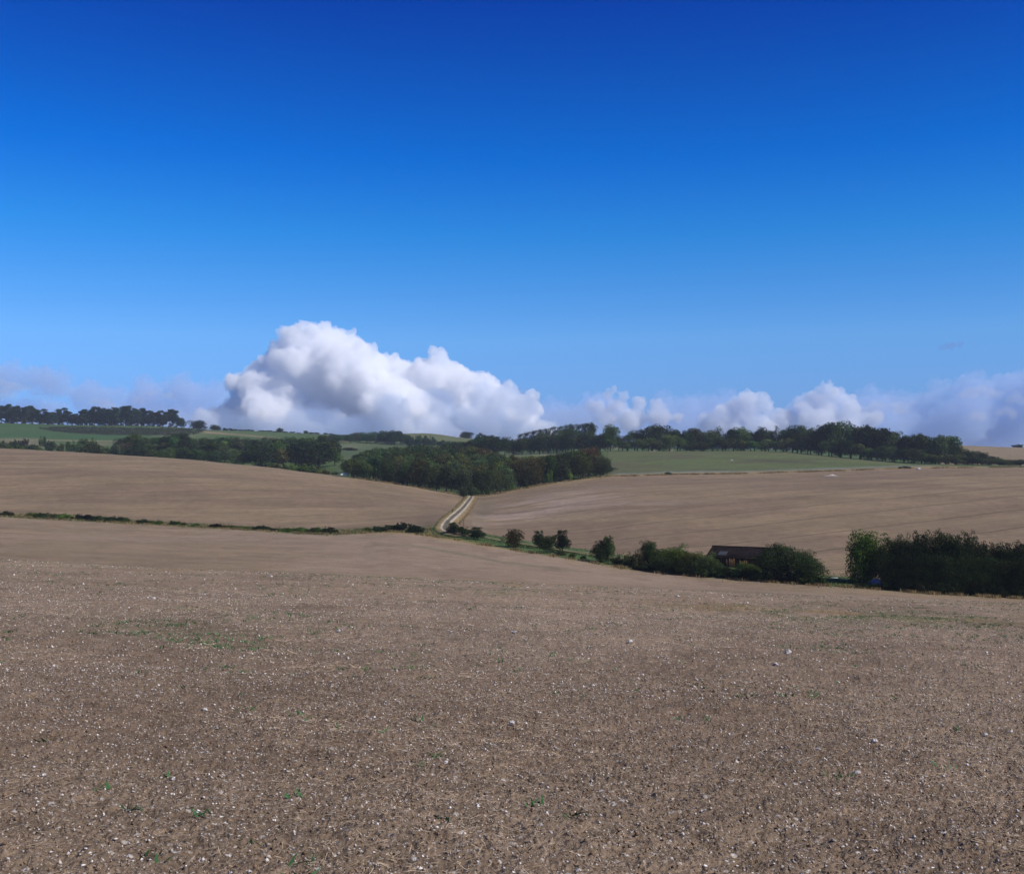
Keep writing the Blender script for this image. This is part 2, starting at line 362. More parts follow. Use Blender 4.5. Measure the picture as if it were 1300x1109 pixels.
def split_object(name, rmask, cmask, mat):
    """faces between rows r,r+1 (rmask per row band) and columns"""
    rr = np.where(rmask[:-1])[0]; cc = np.where(cmask[:-1])[0]
    r0, r1, c0, c1 = rr.min(), rr.max() + 1, cc.min(), cc.max() + 1
    sub = (slice(r0, r1 + 1), slice(c0, c1 + 1))
    v = np.stack([Xg[sub], Yg[sub], Zg[sub]], -1).reshape(-1, 3)
    nr, nc = r1 - r0 + 1, c1 - c0 + 1
    idx = np.arange(nr * nc).reshape(nr, nc)
    f = np.stack([idx[:-1, :-1], idx[:-1, 1:], idx[1:, 1:], idx[1:, :-1]], -1).reshape(-1, 4)
    me = mesh_from(name, v, f, True, mat)
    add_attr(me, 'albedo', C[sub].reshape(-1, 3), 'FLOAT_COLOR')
    for nm, a in (('fleck', fleck), ('tram', tram), ('soil', soil)): add_attr(me, nm, a[sub].ravel())
    o = link(name, me); tag(o, kind='structure'); return o
allc = np.ones(NX, bool)
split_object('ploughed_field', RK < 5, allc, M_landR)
split_object('valley_floor', (RK >= 5) & (RK < 6), allc, M_landR)
split_object('far_field', (RK >= 6) & (RK < 8), xs < 588, M_landL)
split_object('far_field', (RK >= 6) & (RK < 8), xs >= 586.5, M_landR)
split_object('hills', (RK >= 8) & (RK < NK - 1), xs < 770, M_landL)
split_object('meadow', (RK >= 8) & (RK < 11), (xs >= 768.5), M_landR)
split_object('hills', (RK >= 11) & (RK < NK - 1), (xs >= 768.5), M_landR)
# the ground beside and behind the camera closes the sheet
rows = list(range(0, NR, 12)) + [NR - 1]
vv, ff, cc_ = [], [], []
for r in rows:
    Yr = float(R[r, 0]); Yr2 = float(R[r, -1]); zL, zR = Zg[r, 0], Zg[r, -1]
    vv += [(Xg[r, 0], Yr, zL), (-1.6 * Yr, 0, zL), (-1.6 * Yr, -1.2 * Yr, zL * .6 - .5), (0, -1.2 * Yr, -.9 + (zL + zR) * .3 * (Yr > 60)),
           (1.6 * Yr2, -1.2 * Yr, zR * .6 - .5), (1.6 * Yr2, 0, zR), (Xg[r, -1], Yr2, zR)]
n7 = 7
for j in range(len(rows) - 1):
    for q in range(6):
        a = j * n7 + q; ff.append((a, a + 1, a + 1 + n7, a + n7))
me = mesh_from('ground', vv, [f[::-1] for f in ff], True, M_landR)
add_attr(me, 'albedo', np.tile(SO, (len(vv), 1)), 'FLOAT_COLOR')
for nm in ('fleck', 'soil', 'tram'): add_attr(me, nm, np.full(len(vv), float(nm != 'tram')))
tag(link('ground', me), kind='structure')
v = [(-4.0, 2.5, Zg[0, 0]), (-4.0, 0, Zg[0, 0]), (-4., -3., -1.4), (0, -3, -.9), (4., -3., -1.4), (4.0, 0, Zg[0, -1]), (4.0, 2.5, Zg[0, -1]), (0, 2.5, float(Zg[0, NX // 2])), (0, 0, -1.35)]
me = mesh_from('ground', v, [(8, 1, 0, 7), (8, 3, 2, 1), (8, 5, 4, 3), (8, 7, 6, 5)], True, M_landR)
add_attr(me, 'albedo', np.tile(SO, (len(v), 1)), 'FLOAT_COLOR')
for nm in ('fleck', 'soil', 'tram'): add_attr(me, nm, np.full(len(v), float(nm != 'tram')))
tag(link('ground', me), kind='structure')

# ------------------------------------------------------------------ the chalk track
def simple_mat(name, col, rough=.9, var=.3, scale=4., spec=.1):
    m, nt, nd, lk = newmat(name)
    tc = N(nt, 'ShaderNodeTexCoord')
    n_ = noise(nt, tc.outputs['Object'], scale, 4, .6)
    k = maprange(nt, n_, .3, .7, 1 - var, 1 + var, False)
    s = N(nt, 'ShaderNodeVectorMath', operation='SCALE'); s.inputs[0].default_value = col; lk.new(k, s.inputs['Scale'])
    b = pbsdf(nt, s.outputs[0], rough, spec); finish(nt, b.outputs[0]); return m
def strip_track(pts, offs, cols, name, wob=.25, step=2.0):
    pts = np.array(pts, float)
    seg = np.r_[0, np.cumsum(np.linalg.norm(np.diff(pts, axis=0), axis=1))]
    s = np.arange(0, seg[-1], step)
    p = np.stack([np.interp(s, seg, pts[:, i]) for i in (0, 1)], -1)
    for _ in range(3): p[1:-1] = (p[:-2] + 2 * p[1:-1] + p[2:]) / 4
    t = np.gradient(p, axis=0); t /= np.linalg.norm(t, axis=1)[:, None]
    nrm = np.stack([t[:, 1], -t[:, 0]], -1)
    V, Cc = [], []
    no = len(offs)
    for k, (o, c) in enumerate(zip(offs, cols)):
        oo = o + (vnoise(s / 4.0, s * 0 + k * 7.3, 5) - .5) * wob
        q = p + nrm * oo[:, None]
        z = H(q[:, 0], q[:, 1]) + .36 + (.03 if 0 < k < no - 1 else -.12)
        V.append(np.column_stack([q, z])); Cc.append(np.array(c)[None] * (.75 + .5 * vnoise(s / 3, s * 0 + k, 9))[:, None])
    V = np.stack(V, 1).reshape(-1, 3); Cc = np.stack(Cc, 1).reshape(-1, 3)
    n = len(s); idx = np.arange(n * no).reshape(n, no)
    f = np.stack([idx[:-1, :-1], idx[:-1, 1:], idx[1:, 1:], idx[1:, :-1]], -1).reshape(-1, 4)
    me = mesh_from(name, V, f[:, ::-1], False, M_landR)
    add_attr(me, 'albedo', Cc, 'FLOAT_COLOR')
    for nm in ('fleck', 'soil', 'tram'): add_attr(me, nm, np.zeros(len(V)))
    return tag(link(name, me), kind='structure')
LCH, LST, LG = (.40, .33, .24), (.24, .175, .085), (.115, .10, .07)
strip_track([(-19.4, 531), (-18.9, 500), (-18.5, 400), (-18.9, 320), (-18.6, 300), (-15.8, 291), (-12, 286)],
            [-3.1, -2.1, -1.6, -1.2, -.7, -.45, .5, .75, 1.1, 1.45, 1.9, 2.9],
            [SO, LST, LST, LCH, LCH, LG, LG, LCH, LCH, LST, LST, GR], 'farm_track')
lane = [(X_of(x, d), d) for x, d in ((585, 300), (620, 290), (660, 278), (700, 268), (760, 250), (800, 240), (870, 230), (950, 219), (1050, 210), (1110, 205))]
strip_track(lane, [-2.2, -1.5, -1.2, -.4, .4, 1.2, 1.5, 2.2], [GR, LST, (.15, .14, .085), GR, GR, (.19, .17, .11), LST, GR], 'lane', .5)

# ------------------------------------------------------------------ foliage
def leaf_mat(name, col, hue=.0, trans=.22):
    m, nt, nd, lk = newmat(name)
    oi = N(nt, 'ShaderNodeObjectInfo'); at = N(nt, 'ShaderNodeAttribute', attribute_name='lv')
    tc = N(nt, 'ShaderNodeTexCoord')
    n_ = noise(nt, tc.outputs['Object'], .45, 3, .6)
    k = math_(nt, 'MULTIPLY', maprange(nt, n_, .32, .68, .6, 1.4, False), at.outputs['Fac'])
    k = math_(nt, 'MULTIPLY', k, maprange(nt, oi.outputs['Random'], 0, 1, .55, 1.55, False))
    s = N(nt, 'ShaderNodeVectorMath', operation='MULTIPLY'); lk.new(oi.outputs['Color'], s.inputs[0]); s.inputs[1].default_value = col
    s2 = N(nt, 'ShaderNodeVectorMath', operation='SCALE'); lk.new(s.outputs[0], s2.inputs[0]); lk.new(k, s2.inputs['Scale'])
    d = pbsdf(nt, s2.outputs[0], .8, .05)
    t = N(nt, 'ShaderNodeBsdfTranslucent'); lk.new(s2.outputs[0], t.inputs[0])
    mx = N(nt, 'ShaderNodeMixShader'); mx.inputs[0].default_value = trans
    lk.new(d.outputs[0], mx.inputs[1]); lk.new(t.outputs[0], mx.inputs[2]); finish(nt, mx.outputs[0]); return m
M_leaf = leaf_mat('leaves', (.046, .068, .022))
M_need = leaf_mat('needles', (.022, .034, .018), trans=.1)
M_bark = simple_mat('bark', (.075, .058, .045), .9, .4, 3.)
M_barkp = simple_mat('pine_bark', (.11, .07, .045), .9, .4, 3.)

def leaves(lobes, n, size, up=.25, rg=None, fill=.35, jit=.55, aspect=.75):
    rg = rg or rng
    L = np.array(lobes, float); area = (L[:, 3] * L[:, 4] + L[:, 4] * L[:, 5] + L[:, 3] * L[:, 5])
    pick = rg.choice(len(L), n, p=area / area.sum())
    d = rg.normal(size=(n, 3)); d[:, 2] += up; d /= np.linalg.norm(d, axis=1)[:, None]
    r = 1 - fill * rg.random(n) ** 1.6 + rg.normal(size=n) * .05
    p = L[pick, :3] + d * L[pick, 3:6] * r[:, None]
    nn = d + rg.normal(size=(n, 3)) * jit; nn /= np.linalg.norm(nn, axis=1)[:, None]
    a = np.cross(nn, rg.normal(size=(n, 3))); a /= np.linalg.norm(a, axis=1)[:, None]
    b = np.cross(nn, a)
    s = size * (.55 + .9 * rg.random(n))[:, None] * .5
    V = np.stack([p - a * s, p - b * s * aspect + nn * s * .25, p + a * s, p + b * s * aspect + nn * s * .15], 1).reshape(-1, 3)
    lob = (.78 + .44 * rg.random(len(L)))[pick] * (.75 + .5 * rg.random(n))
    Fq = np.arange(4 * n).reshape(n, 4)
    return V, Fq, np.repeat(lob, 4)
def tube(pts, radii, n=6):
    pts = np.array(pts, float); V = []; Fq = []
    for i, p in enumerate(pts):
        t = pts[min(i + 1, len(pts) - 1)] - pts[max(i - 1, 0)]; t /= np.linalg.norm(t)
        a = np.cross(t, (0.31, .95, .05)); a /= np.linalg.norm(a); b = np.cross(t, a)
        for k in range(n):
            an = 2 * math.pi * k / n; V.append(p + (a * math.cos(an) + b * math.sin(an)) * radii[i])
    for i in range(len(pts) - 1):
        for k in range(n):
            k2 = (k + 1) % n; Fq.append((i * n + k, i * n + k2, (i + 1) * n + k2, (i + 1) * n + k))
    return np.array(V), np.array(Fq)
def cat(parts):
    V, Fq, o = [], [], 0
    for v, f in parts: V.append(v); Fq.append(np.asarray(f) + o); o += len(v)
    return np.concatenate(V), np.concatenate(Fq)

def make_broad(h, n, leaf, seed, crown_lo=.16, wide=.42, nlob=20, limbs=5, lean=0., spiky=0.):
    g = np.random.default_rng(seed)
    lob = []
    for i in range(nlob):
        u = g.normal(size=3); u /= np.linalg.norm(u); r = g.random() ** .45
        cz = crown_lo + (1 - crown_lo) * .5
        x, y, z = u[0] * r * wide * .72, u[1] * r * wide * .72, cz + u[2] * r * (1 - crown_lo) * .36
        x += lean * z
        q = (.115 + .10 * g.random()) * (1.1 if z < .6 else .95)
        lob.append((x * h, y * h, z * h, q * h * 1.15, q * h * 1.15, q * h * (.85 + .3 * g.random())))
    for i in range(int(spiky)):
        an = g.random() * 6.28; r = wide * g.random() * .8
        lob.append(((r * math.cos(an) + lean) * h, r * math.sin(an) * h, (.80 + .12 * g.random()) * h, .085 * h, .085 * h, .09 * h))
    V, Fq, lv = leaves(lob, n, leaf, rg=g)
    keep = V[Fq[:, 0], 2] > 0.0
    me_c = mesh_from('crown', V, Fq[keep], False, M_leaf); add_attr(me_c, 'lv', lv)
    parts = [tube([(0, 0, -.4), (0.01 * h, 0, h * .2), (lean * h * .4, 0.01 * h, h * .5), (lean * h * .8, 0, h * .8)], [.03 * h, .022 * h, .014 * h, .004 * h])]
    for i in range(limbs):
        l = lob[i]; z0 = h * (.2 + .25 * g.random())
        parts.append(tube([(lean * z0 * .5, 0, z0), (l[0] * .5, l[1] * .5, (z0 + l[2]) / 2), (l[0], l[1], l[2])], [.013 * h, .008 * h, .002 * h], 5))
    v, f = cat(parts)
    return me_c, mesh_from('trunk', v, f, True, M_bark), h
def make_pine(h, n, leaf, seed, lean=0., bare=.5, flag=0., wide=.2):
    g = np.random.default_rng(seed); lob = []; br = []
    def ax(z): return lean * z ** 1.5
    k = 11
    for i in range(k):
        z = bare + (1 - bare) * (i + .3 * g.random()) / k
        rr = wide * (1 - .45 * abs((z - bare) / (1 - bare) - .35)) * (.35 + .75 * g.random())
        an = g.random() * 6.28
        x, y = ax(z) + rr * math.cos(an) * .8 + flag * rr, rr * math.sin(an) * .8
        q = .07 + .05 * g.random()
        lob.append((x * h, y * h, z * h * .97, q * h * 1.4, q * h * 1.4, q * h * .9))
        br.append((x, y, z))
    lob.append((ax(1) * h, 0, .95 * h, .075 * h, .075 * h, .055 * h))
    V, Fq, lv = leaves(lob, n, leaf, rg=g, fill=.6)
    me_c = mesh_from('crown', V, Fq, False, M_need); add_attr(me_c, 'lv', lv)
    zs = [0, .25, .5, .75, .95]
    parts = [tube([(ax(z) * h, 0, z * h - .3) for z in zs], [.017 * h, .014 * h, .011 * h, .007 * h, .002 * h])]
    for x, y, z in br:
        parts.append(tube([(ax(z - .08) * h, 0, (z - .08) * h), (x * h, y * h, z * h * .97)], [.006 * h, .002 * h], 4))
    v, f = cat(parts)
    return me_c, mesh_from('trunk', v, f, True, M_barkp), h
def make_bush(h, n, leaf, seed, wide=.62, nlob=12, dry=False):
    g = np.random.default_rng(seed); lob = []
    for i in range(nlob):
        an = g.random() * 6.28; r = wide * g.random() ** .6 * .75
        q = .16 + .14 * g.random(); z = .12 + (.72 - .45 * r / wide) * g.random()
        lob.append((r * math.cos(an) * h, r * math.sin(an) * h, z * h, q * h, q * h, q * h * .95))
    for i in range(7):
        an = g.random() * 6.28; r = wide * g.random() * .6
        lob.append((r * math.cos(an) * h, r * math.sin(an) * h, (.72 + .24 * g.random()) * h, .06 * h, .06 * h, .1 * h))
    V, Fq, lv = leaves(lob, n, leaf, rg=g, up=.1)
    keep = V[Fq[:, 0], 2] > -.05 * h
    v, f = cat([tube([(0, 0, -.3), (0, 0, .3 * h)], [.03 * h, .02 * h], 5)] + [tube([(0, 0, .05 * h), (l[0], l[1], l[2])], [.015 * h, .004 * h], 4) for l in lob[:6]])
    me = mesh_from('bush', np.concatenate([V, v]), np.concatenate([Fq[keep], f + len(V)]), False, mats=[M_leaf, M_bark], midx=[0] * int(keep.sum()) + [1] * len(f))
    add_attr(me, 'lv', np.r_[lv, np.ones(len(v))])
    return me, None, h
def joined(proto):
    """one mesh of crown and trunk for trees too small in the picture to show parts"""
    c, t, h = proto
    def arr(me):
        v = np.empty(len(me.vertices) * 3, np.float32); me.vertices.foreach_get('co', v)
        f = np.empty(len(me.loops), np.int32); me.loops.foreach_get('vertex_index', f)
        return v.reshape(-1, 3), f.reshape(-1, 4)
    v1, f1 = arr(c); v2, f2 = arr(t)
    lv = np.empty(len(v1), np.float32); c.attributes['lv'].data.foreach_get('value', lv)
    me = mesh_from('tree', np.concatenate([v1, v2]), np.concatenate([f1, f2 + len(v1)]), False, mats=[c.materials[0], t.materials[0]], midx=[0] * len(f1) + [1] * len(f2))
    add_attr(me, 'lv', np.r_[lv, np.ones(len(v2))])
    return me, None, h
BROAD = [make_broad(14, 4200, .6, 100 + i, crown_lo=[.0, .05, .08, .0, .04, -.02][i], wide=[.4, .46, .38, .5, .42, .36][i], nlob=[24, 28, 21, 30, 25, 22][i]) for i in range(6)]
BROADJ = [joined(b) for b in BROAD]
SPARSE = [make_broad(14, 1500, .55, 140 + i, crown_lo=.3, wide=.4, nlob=13, limbs=9, lean=[.12, .2, .05][i]) for i in range(3)]
PINE = [make_pine(22, 3200, .8, 200 + i, lean=[0, .05, -.04, .03, 0][i], bare=[.32, .45, .3, .22, .1][i], wide=[.27, .22, .3, .32, .3][i]) for i in range(5)]
WIND = [make_pine(22, 1100, .7, 230 + i, lean=[.2, .28, .14][i], bare=[.5, .55, .6][i], flag=.5, wide=.24) for i in range(3)]
HEDGET = [make_broad(9, 15000, .24, 300 + i, crown_lo=[-.08, -.02, -.1, -.06][i], wide=[.5, .46, .54, .5][i], nlob=[46, 40, 50, 44][i], spiky=4) for i in range(4)]
THORN = [make_broad(4, 5200, .15, 340 + i, crown_lo=[.05, .12, .08][i], wide=[.46, .38, .42][i], nlob=[20, 16, 18][i], spiky=8) for i in range(3)]
BUSH = [make_bush(2, 2200, .17, 400 + i, wide=[.62, .8, .55, .95][i]) for i in range(4)]
FBUSH = [make_bush(5, 1300, .5, 440 + i, wide=[.6, .8, .55][i]) for i in range(3)]
SPIRE = [make_pine(18, 1300, .5, 480, bare=.12, wide=.13)]

BELT = (.34, .36, .34)
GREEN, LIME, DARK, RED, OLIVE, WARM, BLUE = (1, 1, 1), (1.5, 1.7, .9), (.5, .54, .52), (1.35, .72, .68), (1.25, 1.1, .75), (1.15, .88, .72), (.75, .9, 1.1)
def plant(proto, px, d, ytop, wpx=None, name='broadleaf_tree', label='', cat='tree', group=None, tint=GREEN, parts=True, base=None, yaw=None, sink=.1):
    """base: photo row of the foot, else the ground is asked"""
    x = X_of(px, d); z = h1(x, d) - sink
    ztop = (HY - ytop) / F * d; hh = max(ztop - z, .35)
    c, t, h = proto
    s = hh / h
    me = c
    if 'w' not in me:
        v = np.empty(len(me.vertices) * 3, np.float32); me.vertices.foreach_get('co', v); v = v.reshape(-1, 3)
        me['w'] = float(np.percentile(v[:, 0], 98) - np.percentile(v[:, 0], 2)); me['t'] = float(np.percentile(v[:, 2], 99.5))
    s = hh / me['t']
    sx = s if wpx is None else (wpx / F * d) / me['w']
    yaw = rng.random() * 6.28 if yaw is None else yaw
    if t is not None and parts:
        r = bpy.data.objects.new(name, None); COL.objects.link(r)
        r.location = (x, d, z); r.rotation_euler = (0, 0, yaw); r.scale = (sx, sx, s); r.empty_display_size = .5
        co = link('crown', c, r); to = link('trunk', t, r); co.color = (*tint, 1)
    else:
        r = link(name, c, None, (x, d, z), (0, 0, yaw), (sx, sx, s)); r.color = (*tint, 1)
    tag(r, label, cat, group)
    return r
def pick(l): return l[int(rng.integers(len(l)))]
def jt(t, a=.12): return tuple(max(.2, q * (1 + a * rng.normal())) for q in t)

# --- pines on the left ridge
pn = [(2,515,0),(7,516,2),(12,513,0),(17,516,2),(22,515,1),(28,517,0),(33,516,2),(38,515,1),(41,517,0),(48,522,4),(54,519,3),(59,523,4),(67,523,2),(73,520,0),(80,517.5,3),(86,522,2),(91,526,1),(98,525,4),
      (103,523,2),(108,519.5,0),(114,520,3),(120,516,2),(126,516.5,0),(132,518,3),(138,519,2),(143,517,4),(149,518,0),(154,516.5,2),(159,515.5,1),(164,515,0),(170,518,2),(176,520,3),(183,518,0),(190,521,2),(200,523,2),(206,521,3),(216,519.5,1),(222,521,1)]
for i, (x, y, k) in enumerate(pn):
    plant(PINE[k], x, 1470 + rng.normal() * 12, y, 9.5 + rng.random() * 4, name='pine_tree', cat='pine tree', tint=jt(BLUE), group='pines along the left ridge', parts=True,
          label=f'{["tall", "slender", "broad-topped", "bushy", "full-crowned"][k]} dark pine on the left ridge skyline, {ordinal(i + 1)} from the left edge')
for i, x in enumerate([x for x in np.arange(0, 226, 5.6) if not (42.5 < x < 46 or 83 < x < 91 or 209 < x < 213)]):
    plant(PINE[[4, 3, 4, 4, 2][i % 5]], float(x) + rng.normal() * 1.2, 1500 + rng.normal() * 8, float(np.interp(x, [0, 30, 44, 60, 73, 86, 100, 120, 160, 190, 225], [519, 519, 526, 525, 522, 528, 526, 520, 519, 524, 526])) + rng.random() * 2, name='pine_tree', cat='pine tree', tint=jt(BLUE), group='rear rank of pines on the left ridge', sink=2.5,
          label=f'dark pine in the rear rank on the left ridge, {ordinal(i + 1)} from the left edge')
for i, x in enumerate((18, 30, 40, 52, 64, 75, 92, 105, 118, 130, 139, 166, 180, 192, 206)):
    plant(BROADJ[i % 6], x, 1492, 528 + rng.random() * 2, wpx=11, name='broadleaf_tree', tint=jt(DARK), group='understorey between the ridge pines', parts=False,
          label=f'low dark tree filling the gap behind the left ridge pines, {ordinal(i + 1)} from the left')
for x, y, w, l in ((230, 530, 13, 'round dark tree at the right end of the pine row on the left ridge'), (250, 533.5, 18, 'broad dome-shaped tree alone on the left skyline right of the pines'),
                   (273, 539, 13, 'small round tree on the left skyline beside the tan track'), (355, 543, 8, 'small round tree standing above a hedge left of the cumulus base'),
                   (388, 546.5, 6, 'tiny round tree at the end of a short skyline hedge'), (592, 548, 14, 'single round tree on the bare skyline above the central wood')):
    plant(BROADJ[int(x) % 6], x, 1480 if x < 500 else 1545, y, w, tint=DARK, parts=False, label=l, sink=3.)
for i, (x, y, w) in enumerate(((285,543,6),(292,543.5,7),(299,544.5,6),(306,545,5),(313,544.8,8),(320,545.5,6),(332,546,9),(341,546,8),(349,547,8),(363,547.3,7),(371,547.5,7),(379,549,7),(395,548.5,7),(402,548.7,7),(413,549.3,6),(421,550,6),(569,553.3,4),(574,554,6))):
    plant(FBUSH[i % 3], x, 1485 if x < 500 else 1580, y, w, name='bush', cat='bush', tint=DARK, group='bushes along the skyline hedge', label=f'tiny dark bush on the distant skyline hedge, {ordinal(i + 1)} from its left end')
# --- scrub behind the left field
sb = [(3,559,10,0),(14,560.5,7,0),(20,558,10,0),(22,563,7,0),(32,557,11,0),(33,564,6,0),(42,564,8,0),(54,553.5,8,0),(47,565,8,1),(26,565.5,12,1),(12,565.5,10,1),(64,560,11,0),(78,563,10,0),(90,560,12,0),(99,564,12,0),(113,556,20,0),(118,563,20,1),(101,557.5,4,0),(140,567,14,0),(147,563.5,9,0),(133,568.5,12,0),(154,567,10,0)]
for i, (x, y, w, k) in enumerate(sorted(sb)):
    plant(FBUSH[i % 3], x, (860 if k == 0 else 800) + rng.normal() * 12 + (60 if y < 558 else 0), y, w, name='bush', cat='bush', tint=jt(OLIVE if k else GREEN), group='scrub bushes behind the left brown field',
          label=f'{"olive" if k else "dark green"} scrub bush behind the left brown field crest, {ordinal(i + 1)} from the left')
# --- wood behind the left brown field
env = [(155,558),(165,554),(175,551),(190,557),(210,555),(222,552),(240,553.5),(255,556),(270,556),(285,554.5),(300,556),(330,558),(345,555),(365,556),(385,555),(400,555),(415,553),(424,558),(432,566)]
ex, ey = zip(*env)
special = {330: (DARK, 40), 395: (DARK, 42)}
for r_, (d, dy, sp) in enumerate(((900, 0, 10.5), (850, 6, 11.5), (795, 14, 13))):
    xx = np.arange(160 + 4 * r_, 424, sp) + rng.normal(size=len(np.arange(160 + 4 * r_, 424, sp))) * 2
    for i, x in enumerate(xx):
        ys = float(np.interp(x, ex, ey)) + dy + rng.normal() * 1.3
        t = jt(GREEN if rng.random() < .6 else (OLIVE if rng.random() < .4 else DARK), .14)
        if r_ == 2 and (315 < x < 350 or 375 < x < 418): continue
        rn = ['back', 'middle', 'front'][r_]
        plant(pick(BROADJ), x, d + rng.normal() * 8, ys, 17 + rng.random() * 5, tint=t, parts=False, group=f'{rn} row of the wood behind the left field',
              label=f'bushy green tree in the {rn} row of the left wood, {ordinal(i + 1)} from its left end')
plant(BROAD[3], 331, 775, 564, 44, tint=DARK, label='very dark rounded beech standing out at the front of the left wood')
plant(BROAD[1], 352, 800, 560, 20, tint=(1.1, 1.5, .8), label='brighter green tree right of the very dark beech in the left wood')
plant(BROAD[5], 385, 775, 561, 36, tint=DARK, label='very dark round tree left of the pasture gap at the wood end')
plant(BROAD[0], 405, 785, 560, 36, tint=DARK, label='dark broad tree beside the pasture gap, right neighbour of a round one')
plant(BROAD[2], 425, 800, 571, 14, tint=(1.1, 1.4, .8), label='small light green tree at the right end of the left wood')
for i, (x, y, w, t) in enumerate(((352,588,10,RED),(362,590,8,OLIVE),(371,590,12,LIME),(384,589,16,LIME),(396,592,12,OLIVE),(404,594,10,OLIVE),(413,596,10,RED),(344,588,8,OLIVE),(425,599,8,OLIVE))):
    plant(FBUSH[i % 3], x, 650, y, w, name='bush', cat='bush', tint=t, group='bushes just beyond the left field crest',
          label=f'{ {LIME: "yellow-green", OLIVE: "olive", RED: "reddish brown"}[t]} bush peeping over the left crest near {["the dark beech", "a dark trunk gap", "the round dark tree", "the wood end", "two dark trees", "the pasture", "the pasture edge", "the left of the dark beech", "the pasture gap"][i]}')
# --- pasture gap
for x, d, y, w, l, t in ((443, 1030, 568, 14, 'low dark thicket lying across the pasture between the two woods', RED), (452, 870, 577, 10, 'light green bush in the pasture gap beside the central wood', LIME),
                         (458, 860, 575, 10, 'pale round bush tucked against the left edge of the central wood', GREEN), (421, 1120, 563, 8, 'small dark bush by the pale bank at the pasture top', DARK), (433, 860, 583, 12, 'flat olive bush across the middle of the pasture gap', OLIVE)):
    plant(FBUSH[int(x) % 3], x, d, y, w, name='bush', cat='bush', tint=t, label=l)
# --- ridge woods
rw = [(423,551),(430,552.5),(437,552),(444,552),(451,549),(458,548.5),(465,550),(471,549),(477,548),(484,547),(491,547.5),(497,550),(501,546.5),(508,547.5),(513,551)]
for i, (x, y) in enumerate(rw):
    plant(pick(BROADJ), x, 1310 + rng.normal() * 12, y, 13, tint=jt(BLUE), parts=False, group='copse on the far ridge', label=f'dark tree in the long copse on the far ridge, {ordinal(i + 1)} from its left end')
for i, (x, y, w) in enumerate(((519,553,10),(526,554,8),(532,552.5,9),(540,553,10),(548,554,7),(551,557,6),(562,558.5,9),(570,559.5,9),(579,560.5,7),(586,561,8),(557,560,6))):
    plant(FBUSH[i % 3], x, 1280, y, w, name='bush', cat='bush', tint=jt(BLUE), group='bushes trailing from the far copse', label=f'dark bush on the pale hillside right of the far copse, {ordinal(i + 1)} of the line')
# --- central wood
cenv = [(443,592),(450,582),(457,576),(465,572),(480,568.5),(500,567),(520,566),(560,565.5),(600,567),(620,571),(640,576),(660,579),(690,581),(710,579),(725,573),(740,569),(750,567),(758,570),(765,580),(770,592)]
cx_, cy_ = zip(*cenv)
nrow = 7
for r_ in range(nrow):
    xx = np.arange(450 + (r_ % 2) * 6 - r_ * .5, 768, 13.0)
    k = 0
    for x in xx:
        x = x + rng.normal() * 2
        gd = float(np.interp(x, xs, P['G'][0])) + 8
        dep = float(np.interp(x, [445, 470, 600, 640, 700, 768], [60, 210, 260, 130, 75, 60]))
        if x > 640 and r_ > 3: continue
        if x < 462 and r_ > 4: continue
        nr_ = 3 if x > 640 else (4 if x < 462 else nrow - 1)
        f = r_ / nr_
        d = gd + dep * f + rng.normal() * 4
        by = float(np.interp(x, xs, P['G'][1])); ft = by - 31 - rng.random() * 4
        if x < 470: ft = by - 24
        if x > 755: ft = by - 22
        ty = min(ft, by - 18) * (1 - f) + float(np.interp(x, cx_, cy_)) * f + rng.normal() * 1.2
        u = rng.random()
        t = jt(GREEN, .12) if u < .4 else jt(DARK, .12) if u < .6 else jt(OLIVE, .1) if u < .75 else jt(WARM, .1) if x > 560 else jt(GREEN, .1)
        if 640 < x and rng.random() < .3: t = jt(RED, .1)
        k += 1
        if r_ == 0: lb, gp = f'leafy tree in the front row of the central wood, {ordinal(k)} from its left end', 'front row of the central wood'
        elif r_ == 1: lb, gp = f'tree in the second row of the central wood, {ordinal(k)} from its left end', 'second row of the central wood'
        else: lb, gp = 'treetop deep inside the dark central wood, only its crown showing', 'crowded inner trees of the central wood'
        plant(pick(BROADJ), x, d, ty, 19 + rng.random() * 5, tint=t, parts=False, label=lb, group=gp)
for i, (x, y, w, t) in enumerate(((503,604,10,LIME),(511,606,8,GREEN),(618,606,9,LIME),(648,611,8,LIME),(698,596,7,LIME),(665,604,9,OLIVE),(490,602,12,GREEN),(634,611,8,GREEN),(720,592,9,LIME),(600,615,12,GREEN),(612,612,14,GREEN))):
    gd = float(np.interp(x, xs, P['G'][0])) + 5
    plant(FBUSH[i % 3], x, gd, y, w, name='bush', cat='bush', tint=t, group='shrubs at the foot of the central wood',
          label=f'{"bright yellow-green" if t == LIME else "green"} shrub at the foot of the central wood, {ordinal(sorted([503,511,618,648,698,665,490,634,720,600,612]).index(x) + 1)} from the left')
plant(BROAD[5], 588, 508, 622, 8, tint=DARK, label='small dark upright tree beside the top of the chalk track')
